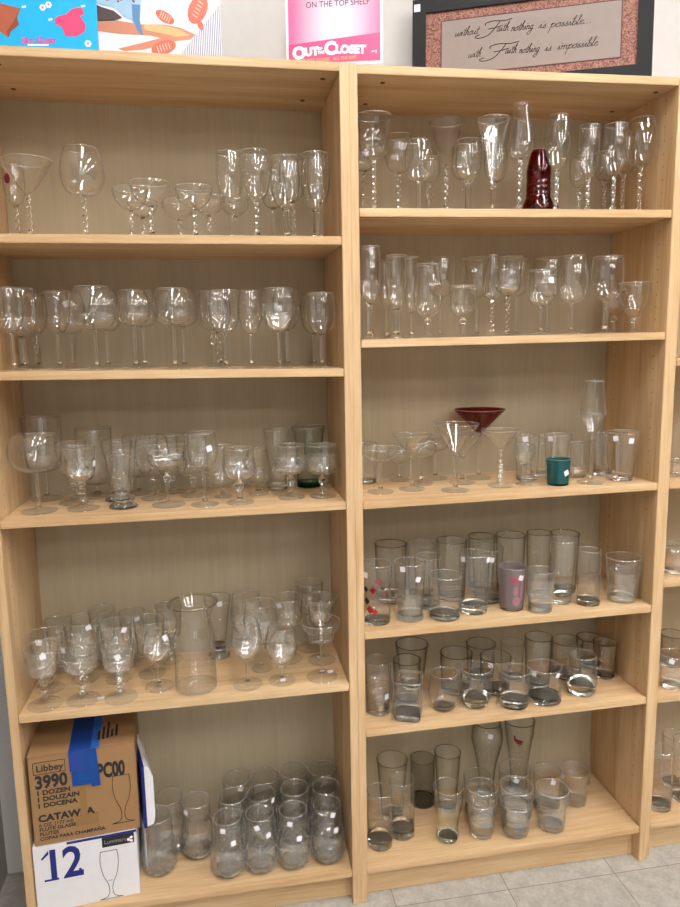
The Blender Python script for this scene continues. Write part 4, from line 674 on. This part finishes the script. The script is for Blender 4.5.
    ('tumblers', 0.9373, 0.0792, 0.106, 0.1866, 0.033, 0, 0, {}, 'tumbler', 'tumbler', 'slim clear highball on bottom shelf of the partly seen bookcase', 'T6'),
    ('tumbler', 1.0448, 0.1693, 0.106, 0.1667, 0.0377, 0, 0, {}, 'tumbler', 'tumbler', 'tall clear glass on bottom shelf of the partly seen bookcase', 'T6'),
    ('tumbler', 1.0259, 0.0982, 0.106, 0.1939, 0.0336, 0, 0, {}, 'tumbler', 'tumbler', 'tall clear vase on bottom shelf of the partly seen bookcase', 'T6'),
]

for g in GLASSES: make_glass(*g)
# ------------------------------------------------------------------ flat shapes and lettering
def text_mesh(s, size, bold=0.0, shear=0.0, spacing=1.0, align='LEFT', depth=0.0002):
    c = bpy.data.curves.new('lettering', 'FONT'); c.body = s; c.size = size; c.offset = bold; c.shear = shear; c.space_character = spacing; c.align_x = align; c.extrude = depth; c.resolution_u = 3
    o = bpy.data.objects.new('tmp', c); COL.objects.link(o); bpy.context.view_layer.update()
    me = bpy.data.meshes.new_from_object(o.evaluated_get(bpy.context.evaluated_depsgraph_get())); bpy.data.objects.remove(o); return me
def lettering(parent, lines, mat, name='lettering', y=-0.0006, yaw=0.0):
    """lines: (text, x, z, size, opts) laid on the parent's front face (its xz plane, facing -y); one mesh"""
    bm = bmesh.new()
    for (s, x, z, size, kw) in lines:
        kw = dict(kw); sx = kw.pop('sx', 1.0); rot = kw.pop('rot', 0.0)
        me = text_mesh(s, size, **kw)
        me.transform(Matrix.Translation((x, y, z)) @ Matrix.Rotation(-rot, 4, 'Y') @ Matrix.Rotation(PI/2, 4, 'X') @ Matrix.Diagonal((sx, 1, 1, 1)))
        bm.from_mesh(me); bpy.data.meshes.remove(me)
    return link(name, mesh_of(bm, name), mat, parent)
def shapes(parent, name, polys, mat, y=-0.0006, depth=0.0005):
    """polygons (x, z) as thin prints on the parent's front face; one mesh"""
    bm = bmesh.new()
    for P in polys:
        vs = [bm.verts.new((px, y, pz)) for px, pz in P]
        f = bm.faces.new(vs); r = bmesh.ops.extrude_face_region(bm, geom=[f]); bmesh.ops.translate(bm, vec=(0, depth*.8, 0), verts=[v for v in r['geom'] if isinstance(v, bmesh.types.BMVert)])
    bmesh.ops.triangulate(bm, faces=bm.faces)
    bmesh.ops.recalc_face_normals(bm, faces=bm.faces)
    return link(name, mesh_of(bm, name), mat, parent)
def strip(pts, w):
    """outline polygons for a pen line through pts, one quad per piece"""
    out = []
    for (x0, z0), (x1, z1) in zip(pts, pts[1:]):
        d = math.hypot(x1-x0, z1-z0) or 1; nx, nz = -(z1-z0)/d*w/2, (x1-x0)/d*w/2; ex, ez = (x1-x0)/d*w*.3, (z1-z0)/d*w*.3
        out.append([(x0-nx-ex, z0-nz-ez), (x1-nx+ex, z1-nz+ez), (x1+nx+ex, z1+nz+ez), (x0+nx-ex, z0+nz-ez)])
    return out
def ell(cx, cz, a, b, n=20, rot=0):
    return [(cx+a*math.cos(i*2*PI/n)*math.cos(rot)-b*math.sin(i*2*PI/n)*math.sin(rot), cz+a*math.cos(i*2*PI/n)*math.sin(rot)+b*math.sin(i*2*PI/n)*math.cos(rot)) for i in range(n)]
def smooth(pts, n=6, close=True):
    P = list(pts)
    if close:
        out = []; m = len(P)
        for i in range(m):
            p0, p1, p2, p3 = P[i-1], P[i], P[(i+1) % m], P[(i+2) % m]
            for k in range(n):
                s = k/n; out.append(tuple(0.5*((2*p1[j])+(-p0[j]+p2[j])*s+(2*p0[j]-5*p1[j]+4*p2[j]-p3[j])*s*s+(-p0[j]+3*p1[j]-3*p2[j]+p3[j])*s**3) for j in (0, 1)))
        return out
    return catmull(P, n)
def flute_drawing(cx, z0, s):
    h = [(0, 0), (.21, .0), (.09, .035), (.04, .10), (.03, .2), (.05, .33), (.115, .48), (.155, .66), (.165, .82), (.148, 1.0)]
    R = smooth([(p[0], p[1]) for p in h[1:]], 5, False)
    r = [(cx+x*s, z0+z*s) for x, z in R]; l = [(cx-x*s, z0+z*s) for x, z in R]
    return r, l
# ------------------------------------------------------------------ things on top of the bookcases
BLUE = plain('sky_blue_print', srgb(20, 176, 232), .45); PINKM = plain('pink_print', srgb(236, 72, 120), .45); BROWN = plain('terracotta_print', srgb(176, 92, 66), .5)
WHITE = plain('white_print', srgb(246, 244, 246), .5); MAG = plain('magenta_print', srgb(226, 74, 156), .5); BLACK = plain('black_print_ink', srgb(38, 34, 36), .5)
t = thing('shop_sign', 'sky blue clothesline sign propped on the left bookcase, pink shirt and white flowers', 'sign', (-0.541, 0.004, HT+0.0005), math.radians(-4))
t.rotation_euler = (math.radians(-4), 0, math.radians(-4))
board('sign_board', -0.33, 0, 0, 0.006, 0, 0.24, BLUE, t, bev=0)
k = 0.00205   # metres per photo pixel there; sign coordinates: x from the right edge, z up
X = lambda px: (px-96.6)*k
Z = lambda py: (49.5-py)*k
shapes(t, 'shirt_picture', [[(X(x), Z(z)) for x, z in ((54,20),(58,16.5),(66,14.5),(72,9),(82,7),(84.5,13.5),(80,16),(85,24),(84,31),(76,36),(64,36),(61.5,28),(58,25.5),(54.5,24.5))]], PINKM)
shapes(t, 'dress_picture', [[(X(x), Z(z)) for x, z in ((-20,4),(4,6),(21,10),(17,19),(18.5,26),(10,33),(7.5,39),(-4,31),(-20,30))]], BROWN)
shapes(t, 'dress_fold', [[(X(x), Z(z)) for x, z in ((21,10),(17,19),(18.5,26),(10,33),(7.5,39),(6,33),(13,24))]], plain('dark_terracotta_print', srgb(146, 70, 52), .5), y=-0.0012)
fl = []; ce = []
for (fx, fz, fr) in ((43, 8.5, 3.2), (49, 5.5, 3.2), (86.5, 43, 3.4)):
    for q in range(6): fl.append(ell(X(fx+fr*.62*math.cos(q*PI/3)), Z(fz+fr*.62*math.sin(q*PI/3)), fr*.42*k, fr*.42*k, 10))
    ce.append(ell(X(fx), Z(fz), fr*.38*k, fr*.38*k, 10))
fl += [[(X(a), Z(b)), (X(a+4), Z(b-.7)), (X(a+4), Z(b+1.2)), (X(a), Z(b+1.8))] for a, b in ((48, 19.4), (81.5, 5.4), (22.5, 7.6))]
fl.append([(X(26), Z(46.4)), (X(47), Z(46)), (X(47), Z(44.4)), (X(26), Z(44.8))])
shapes(t, 'flower_pictures', fl, WHITE); shapes(t, 'flower_centres', ce, plain('rose_print', srgb(240, 150, 150), .5), y=-0.0012)
lettering(t, [('O', X(20), Z(44), .016, dict(bold=.0008)), ('UT', X(24.5), Z(43.6), .011, dict(bold=.0006)), ('of the', X(30.6), Z(42), .004, {}), ('C', X(35), Z(43.4), .017, dict(bold=.0008)), ('LOSET', X(39.7), Z(43), .0105, dict(bold=.0006))], MAG)
# wrapped gift bag with bird print
BAGW = plain('white_glossy_paper', srgb(236, 232, 238), .3)
t = thing('gift_bag', 'white gift bag printed with a branch, bird and coral leaves, behind the blue sign', 'gift bag', (-0.2786, 0.115, HT+0.0005), 0)
bw = 0.34; board('bag_body', -bw, 0, 0, 0.11, 0, 0.26, BAGW, t, bev=0.003)
kb = 0.00226; X = lambda px: (px-221.5)*kb
Z = lambda py: (71-py)*kb
CORAL = plain('coral_print', srgb(226, 98, 76), .4); BARK = plain('salmon_bark_print', srgb(206, 132, 104), .45); BARK2 = plain('ochre_bark_print', srgb(222, 176, 120), .45)
shapes(t, 'branch_print', [[(X(x), Z(z)) for x, z in ((78,24),(97,25),(122,24),(140,26),(165,25),(180,27),(196,33),(190,38),(176,40),(160,45),(142,50),(124,52),(118,50),(140,44),(160,38),(150,36),(120,36),(97,34),(78,34))]], BARK)
shapes(t, 'branch_highlight_print', [[(X(x), Z(z)) for x, z in ((145,26),(165,26),(180,29),(190,34),(176,36),(165,34),(145,31))]], BARK2, y=-0.0012)
lf = [ell(X(166), Z(18), 10*kb, 5*kb, 16, -.5), ell(X(163), Z(47), 13*kb, 6.5*kb, 16, .35), ell(X(199), Z(9), 15*kb, 9*kb, 16, 1.1), ell(X(178), Z(-3), 9*kb, 4*kb, 14), ell(X(201), Z(24), 3*kb, 5*kb, 10, .4)]
shapes(t, 'leaf_print', lf, CORAL, y=-0.0010)
vein = []
for (cx, cz, L, a) in ((166, 18, 8, -.5), (163, 47, 10, .35), (199, 9, 12, 1.1)):
    for q in (-.6, -.3, 0, .3, .6):
        px, pz = cx+L*q*math.cos(a), cz-L*q*math.sin(a); vein += strip([(X(px-2.5*math.sin(a)), Z(pz-3*math.cos(a))), (X(px+2.5*math.sin(a)), Z(pz+3*math.cos(a)))], .0018)
shapes(t, 'leaf_veins', vein, plain('pale_coral_print', srgb(246, 196, 180), .5), y=-0.0016)
shapes(t, 'bird_print', [[(X(x), Z(z)) for x, z in ((95,-4),(143,-6),(143,10),(141,22),(143.5,37),(138,32),(133,22),(126,20),(118,12),(97,8))]], plain('pale_blue_print', srgb(160, 196, 222), .45), y=-0.0012)
shapes(t, 'tail_print', [[(X(x), Z(z)) for x, z in ((134,8),(142,8),(141,22),(143.5,37),(138,32),(134,22))]], plain('blue_feather_print', srgb(84, 136, 186), .45), y=-0.0018)
shapes(t, 'wing_print', [[(X(x), Z(z)) for x, z in ((96,9),(104,12),(116,15),(124,21),(116,24),(97,25))]], plain('dark_feather_print', srgb(74, 52, 54), .45), y=-0.0018)
rnd = random.Random(4); shapes(t, 'spot_print', [ell(X(rnd.uniform(98, 139)), Z(rnd.uniform(-3, 7)), 1.3*kb, 1.0*kb, 8, rnd.uniform(0, 3)) for q in range(22)], plain('rust_spot_print', srgb(150, 70, 50), .45), y=-0.0020)
st_ = []
for q in range(26):
    a = 175.5+q*1.85; top = max(1.0, 57-(a-175)*1.18)
    if a < 221: st_.append([(X(a), Z(58.5)), (X(a+.75), Z(58.5)), (X(a+.75), Z(top)), (X(a), Z(top+.9))])
shapes(t, 'stripe_print', st_, plain('slate_blue_stripe', srgb(112, 122, 158), .45), y=-0.0012)
# pink notice
mt, nt, o_ = new_mat('pink_flyer_print'); b_ = N(nt, 'ShaderNodeBsdfPrincipled'); tc = N(nt, 'ShaderNodeTexCoord'); sp = N(nt, 'ShaderNodeSeparateXYZ'); nt.links.new(tc.outputs['Object'], sp.inputs[0])
ax = math_n(nt, 'ABSOLUTE', math_n(nt, 'ADD', sp.outputs[0], 0.108)); rp = N(nt, 'ShaderNodeValToRGB')
rp.color_ramp.elements[0].position = 0.03; rp.color_ramp.elements[0].color = srgb(226, 208, 226); rp.color_ramp.elements[1].position = 0.1; rp.color_ramp.elements[1].color = srgb(236, 108, 158)
nt.links.new(ax, rp.inputs[0]); nt.links.new(rp.outputs[0], b_.inputs['Base Color']); b_.inputs['Roughness'].default_value = .3; nt.links.new(b_.outputs[0], o_.inputs[0])
t = thing('paper_notice', 'pink and white paper notice about the top shelf, standing over the middle uprights', 'sign', (0.082, 0.006, HT+0.0045)); t.rotation_euler = (math.radians(-3), 0, math.radians(-15))
board('white_sheet', -0.222, 0, 0, 0.002, 0, 0.285, WHITE, t, bev=0)
board('pink_print', -0.217, -0.006, -0.0006, 0.0, 0.006, 0.28, mt, t, bev=0)
shapes(t, 'pink_band', [[(-0.217, .007), (-0.006, .007), (-0.006, .066), (-0.217, .050)]], plain('hot_pink_print', srgb(228, 74, 130), .4), y=-0.0012)
lettering(t, [('ON THE TOP SHELF', -0.176, .128, .0178, dict(sx=.93)), ('ALL MERCHANDISE', -0.195, .158, .0178, dict(sx=.9))], plain('charcoal_print', srgb(74, 60, 82), .5), y=-0.0014)
lettering(t, [('O', -0.207, .018, .036, dict(bold=.0022, rot=.06)), ('UT', -0.179, .024, .024, dict(bold=.0016, rot=.05)), ('OF', -0.150, .035, .0085, dict(bold=.0005)), ('THE', -0.150, .027, .0085, dict(bold=.0005)), ('C', -0.134, .025, .038, dict(bold=.0022)), ('LOSET', -0.109, .027, .024, dict(bold=.0016, sx=1.0, rot=-.06)), ('.org', -0.028, .024, .009, {})], WHITE, y=-0.0016)
lettering(t, [('THRIFT STORES   ALL THE BEST', -0.185, .010, .009, dict(bold=.0003, rot=.02))], plain('orange_print', srgb(250, 160, 96), .5), 'small_lettering', y=-0.0016)
# framed motto
mt, nt, o_ = new_mat('brown_damask_mat'); b_ = N(nt, 'ShaderNodeBsdfPrincipled'); tc = N(nt, 'ShaderNodeTexCoord'); nz = N(nt, 'ShaderNodeTexNoise'); nz.inputs['Scale'].default_value = 95; nz.inputs['Distortion'].default_value = 3.5; nz.inputs['Detail'].default_value = 1
nt.links.new(tc.outputs['Object'], nz.inputs[0]); rp = N(nt, 'ShaderNodeValToRGB'); rp.color_ramp.elements[0].position = .44; rp.color_ramp.elements[1].position = .54
rp.color_ramp.elements[0].color = srgb(108, 62, 56); rp.color_ramp.elements[1].color = srgb(166, 114, 96); nt.links.new(nz.outputs[0], rp.inputs[0]); nt.links.new(rp.outputs[0], b_.inputs['Base Color']); b_.inputs['Roughness'].default_value = .6; nt.links.new(b_.outputs[0], o_.inputs[0])
FRB = plain('black_picture_moulding', srgb(30, 30, 33), .55, .25)
t = thing('picture_frame', 'wide black framed motto in brown script, leaning on the right bookcase top', 'picture frame', (0.757, 0.012, HT+0.004)); t.rotation_euler = (math.radians(-3), 0, math.radians(-23))
FW, FH, FB = 0.588, 0.250, 0.035
bm = bmesh.new(); box_bm(bm, -FW, 0, 0, .022, 0, FB); box_bm(bm, -FW, 0, 0, .022, FH-FB, FH); box_bm(bm, -FW, -FW+FB, 0, .022, FB, FH-FB); box_bm(bm, -FB, 0, 0, .022, FB, FH-FB)
link('frame_moulding', mesh_of(bm, 'frame_moulding'), FRB, t)
board('patterned_mat', -FW+FB, -FB, .006, .010, FB, FH-FB, mt, t, bev=0)
board('dark_liner', -FW+FB+.038, -FB-.036, .0052, .006, FB+.020, FH-FB-.022, plain('dark_brown_liner', srgb(92, 54, 58), .6), t, bev=0)
board('motto_sheet', -FW+FB+.041, -FB-.039, .0045, .0052, FB+.023, FH-FB-.025, plain('taupe_paper', srgb(150, 136, 131), .7), t, bev=0)
INK = plain('sepia_ink', srgb(58, 38, 34), .6)
# handwriting: each letter is pen strokes in units of the x-height, then its advance
PEN = {
 'w': ([[(0,.9),(.15,.1),(.4,.1),(.55,.8),(.6,.2),(.85,.05),(1.0,.9),(1.15,.85)]], 1.15), 'i': ([[(0,.1),(.2,.9),(.25,.1),(.45,.2)], [(.36,1.4),(.42,1.5)]], .48),
 't': ([[(.25,1.8),(.2,.2),(.35,.02),(.5,.2)], [(-.05,1.1),(.55,1.25)]], .5), 'h': ([[(0,.1),(.3,1.9),(.15,2.1),(.1,0)], [(.1,.5),(.35,.95),(.5,.8),(.5,.1),(.7,.1)]], .72),
 'o': ([[(.4,.95),(.05,.6),(.1,.1),(.4,.05),(.6,.5),(.4,.95),(.75,.8)]], .72), 'u': ([[(0,.9),(.1,.15),(.35,.1),(.55,.9)], [(.55,.9),(.55,.1),(.75,.15)]], .76),
 'a': ([[(.55,.8),(.3,.95),(.05,.5),(.15,.05),(.4,.2),(.55,.85)], [(.55,.85),(.55,.1),(.75,.15)]], .76), 'n': ([[(0,.8),(.1,.9),(.1,0)], [(.1,.5),(.35,.95),(.5,.8),(.5,.1),(.7,.15)]], .72),
 'g': ([[(.55,.8),(.3,.95),(.05,.5),(.2,.05),(.5,.3),(.55,.9)], [(.55,.9),(.5,-.8),(.15,-1.3),(-.15,-.9),(.7,.1)]], .72), 's': ([[(0,.1),(.3,.95),(.25,.6),(.4,.3),(.3,0),(.05,.1)]], .5),
 'p': ([[(0,.6),(.15,.95),(0,-1.3)], [(.1,.6),(.4,.95),(.6,.5),(.4,.05),(.1,.1)]], .68), 'b': ([[(0,.2),(.25,2.0),(.1,1.9),(.1,.1),(.4,.05),(.55,.5),(.35,.85),(.15,.6)]], .62),
 'l': ([[(0,.2),(.3,1.9),(.15,2.1),(.1,.1),(.35,.15)]], .38), 'e': ([[(0,.4),(.4,.7),(.3,.95),(.1,.8),(.1,.2),(.35,0),(.6,.25)]], .56),
 'm': ([[(0,.8),(.1,.9),(.1,0)], [(.1,.5),(.35,.95),(.45,.8),(.45,0)], [(.45,.5),(.7,.95),(.82,.8),(.82,.1),(1.0,.15)]], 1.05), '.': ([[(.1,.0),(.18,.08)]], .4),
 'F': ([[(-.2,2.1),(-.3,2.6),(.5,2.95),(1.7,2.75),(2.5,3.0)], [(1.25,2.8),(1.0,1.4),(.5,-.2),(-.4,-.7),(-.9,-.3),(-.5,.1)], [(.3,1.2),(1.0,1.35),(1.7,1.7)]], 1.9)}
def handwrite(words, mat, parent, y):
    polys = []
    for (txt, x0, x1, z0, xh) in words:
        tot = sum(PEN[c][1] for c in txt); sx = (x1-x0)/tot; cx = 0
        for c in txt:
            strokes, adv = PEN[c]
            for st in strokes:
                pts = smooth([(x0+(cx+px)*sx+pz*xh*.42, z0+pz*xh) for px, pz in st], 4, False) if len(st) > 2 else [(x0+(cx+px)*sx+pz*xh*.42, z0+pz*xh) for px, pz in st]
                polys += strip(pts, .0021 if c == 'F' else .0014)
            cx += adv
    bm = bmesh.new()
    for k, P in enumerate(polys):
        yy = y-(k % 5)*.00002
        bm.faces.new([bm.verts.new((px, yy, pz)) for px, pz in P])
    bmesh.ops.solidify(bm, geom=list(bm.faces), thickness=.0002)
    return link('script_lettering', mesh_of(bm, 'script_lettering'), mat, parent)
handwrite([('without', -.479, -.420, .150, .0098), ('F', -.405, -.362, .146, .0105), ('aith', -.374, -.345, .150, .0098), ('nothing', -.338, -.284, .147, .0098), ('is', -.270, -.252, .146, .0098), ('possible...', -.242, -.142, .145, .0098),
           ('with', -.445, -.413, .094, .0098), ('F', -.392, -.345, .089, .0105), ('aith', -.352, -.324, .094, .0098), ('nothing', -.318, -.268, .091, .0098), ('is', -.254, -.238, .090, .0098), ('impossible', -.224, -.128, .090, .0098)], INK, t, .0040)
board('corner_sticker', -FW+.004, -FW+.020, -.0006, 0, FH-.030, FH-.012, PAPER, t, bev=0)
# ------------------------------------------------------------------ cartons at the foot of the left bookcase
CARD = plain('brown_cardboard', srgb(162, 126, 88), .75, .2); CARDD = plain('dark_cardboard_edge', srgb(120, 86, 54), .8, .2)
WCARD = plain('white_carton', srgb(232, 230, 234), .5); NAVY = plain('navy_carton_print', srgb(24, 38, 122), .45); TAPE = plain('blue_painter_tape', srgb(38, 104, 196), .4)
YAW = math.radians(5.5)
ZB = 0.10089
t = thing('carton', 'white carton with blue number 12 and a drawn flute, under the brown carton', 'box', (-0.823, 0.004, ZB+0.0003), YAW)
HW, DW = 0.184, 0.235
board('carton_body', 0, .247, 0, DW, 0, HW, WCARD, t, bev=.001)
board('blue_edge_print', 0.08, .2472, -.0006, 0.0, HW-.007, HW-.0005, NAVY, t, bev=0)
g = lettering(t, [('12', .020, .088, .118, dict(bold=.0022, sx=.86, spacing=.9))], NAVY, 'number_print')
shapes(t, 'number_serifs', [[(.022, .086), (.056, .086), (.056, .091), (.022, .091)], [(.018, .150), (.036, .170), (.036, .160), (.020, .146)], [(.104, .088), (.110, .088), (.110, .106), (.104, .106)]], NAVY, y=-.0009)
r, l = flute_drawing(.177, .004, .134); shapes(t, 'glass_drawing', strip(r, .0016)+strip(l, .0016)+strip([l[-1], r[-1]], .0016)+strip([l[0], r[0]], .0014)+strip([(.172, .055), (.182, .055)], .001), plain('grey_drawing_ink', srgb(96, 92, 100), .6))
board('brand_label', .163, .241, -.0010, 0, HW-.034, HW-.007, BLACK, t, bev=0)
lettering(t, [('Luminarc', .168, HW-.025, .0145, {})], plain('grey_label_print', srgb(150, 150, 156), .6), 'label_lettering', y=-.0014)
shapes(t, 'label_flower', [ell(.227, HW-.024, .0035, .0045, 10, .4), ell(.234, HW-.019, .0035, .0045, 10, 2), ell(.234, HW-.028, .0035, .0045, 10, 1)], WHITE, y=-.0016)
t = thing('carton', 'brown cardboard carton with blue tape, on top of the white carton', 'box', (-0.816, 0.006, ZB+HW+0.0012), YAW)
HB, WB = 0.238, 0.250
bm = bmesh.new(); box_bm(bm, 0, WB, 0, .262, 0, HB, None, .0012)
link('carton_body', mesh_of(bm, 'carton_body'), CARD, t)
board('lid_flap', -.0006, WB*.997, -.002, .13, HB, HB+.0022, CARD, t, bev=.0008)
board('lid_flap', -.0006, WB*.997, .132, .2615, HB, HB+.0022, CARD, t, bev=.0008)
# blue tape: over the lid and hanging down the front, torn end lifting a little
bm = bmesh.new()
def ribbon(pts, x0, x1, sl=0.0):
    v = []
    for (yy, zz) in pts: v.append((bm.verts.new((x0+sl*zz, yy, zz)), bm.verts.new((x1+sl*zz, yy, zz))))
    for a, b2 in zip(v, v[1:]): bm.faces.new((a[0], a[1], b2[1], b2[0]))
box_bm(bm, .094, .146, -.0024, .245, HB+.0023, HB+.0027); box_bm(bm, .094, .140, -.0030, -.0024, HB-.052, HB+.0027)
link('tape_strip', mesh_of(bm, 'tape_strip'), plain('dark_blue_tape', srgb(24, 66, 150), .4), t)
bm = bmesh.new(); box_bm(bm, .1462, .166, -.0024, .245, HB+.0023, HB+.0027)
ribbon([(-.0030, HB+.002), (-.0040, HB-.025), (-.0065, HB-.05), (-.0058, HB-.098)], .150, .172, -.055)
ribbon([(-.0036, HB-.052), (-.0056, HB-.090)], .098, .146)
bmesh.ops.solidify(bm, geom=list(bm.faces)[6:], thickness=.0004)
link('tape_end', mesh_of(bm, 'tape_end'), TAPE, t)
bm = bmesh.new(); box_bm(bm, .112, .128, -.0010, -.0001, .062, HB-.09); box_bm(bm, .098, .152, -.0014, -.0003, .036, .064)
link('torn_paper_patch', mesh_of(bm, 'torn_paper_patch'), plain('torn_kraft_paper', srgb(150, 112, 68), .6), t)
ink = BLACK
lettering(t, [('3990', .012, .154, .047, dict(bold=.0017, sx=.80)), ('PC00', .156, .156, .054, dict(bold=.0024, sx=.56)), ('1 DOZEN', .013, .136, .0165, dict(bold=.0007, sx=1.12)), ('1 DOUZAINE', .013, .119, .0165, dict(bold=.0007, sx=1.12)),
              ('1 DOCENA', .013, .102, .0165, dict(bold=.0007, sx=1.12)), ('CATAWBA', .013, .065, .0245, dict(bold=.0011, sx=1.08)), ('6 OZ. (177 ml)', .013, .051, .0125, dict(bold=.0002, sx=1.05)), ('FLUTE GLASSES', .013, .039, .0125, dict(bold=.0003, sx=1.1)),
              ('FLUTES', .013, .027, .0125, dict(bold=.0003, sx=1.1)), ('COPAS PARA CHAMPA\u00d1A', .013, .014, .0125, dict(bold=.0003, sx=1.05)), ('Libbey', .017, .198, .024, dict(bold=.0005))], ink, 'printed_lettering')
fr_ = [(.011, .191), (.084, .191), (.084, .222), (.011, .222), (.011, .191)]
r, l = flute_drawing(.212, .024, .130); shapes(t, 'glass_drawing', strip(r, .0015)+strip(l, .0015)+strip([l[-1], r[-1]], .0015)+strip([l[0], r[0]], .0015)+strip(fr_, .0016), ink)
bm = bmesh.new()
for q in range(5):
    box_bm(bm, .160+q*.0105, .166+q*.0105, .030+q*.003, .075+(q % 3)*.02, HB+.0023, HB+.0028)
link('lid_print', mesh_of(bm, 'lid_print'), ink, t)
# white and blue carton sheet standing behind the two boxes
t = thing('carton_flap', 'loose white and blue carton piece sticking out beside the brown carton', 'cardboard', (-0.548, 0.060, ZB+0.0003), math.radians(14))
board('blue_side', -.012, -.0045, 0, .17, .160, .335, NAVY, t, bev=.001)
bm = bmesh.new()
P = [(0, .165), (.016, .168), (.021, .19), (.021, .30), (.010, .332), (0, .337)]
a = [bm.verts.new((px-.004, 0, pz)) for px, pz in P]; f = bm.faces.new(a); r_ = bmesh.ops.extrude_face_region(bm, geom=[f]); bmesh.ops.translate(bm, vec=(0, .17, 0), verts=[v for v in r_['geom'] if isinstance(v, bmesh.types.BMVert)]); bmesh.ops.recalc_face_normals(bm, faces=bm.faces)
link('white_flap', mesh_of(bm, 'white_flap'), WCARD, t)
board('flap_foot', -.010, -.0045, .05, .16, 0, .152, WCARD, t, bev=.0005)
# a sticker that fell off a glass
bm = box_bm(bmesh.new(), -.0085, .0085, -.006, .006, 0, .0005)
o = link('loose_sticker', mesh_of(bm, 'loose_sticker'), PAPER, None, (-0.6436, 0.0539, 0.63778), (0, 0, .15))
o['label'] = 'loose white price sticker lying on the shelf between two ball-stem goblets'; o['category'] = 'sticker'
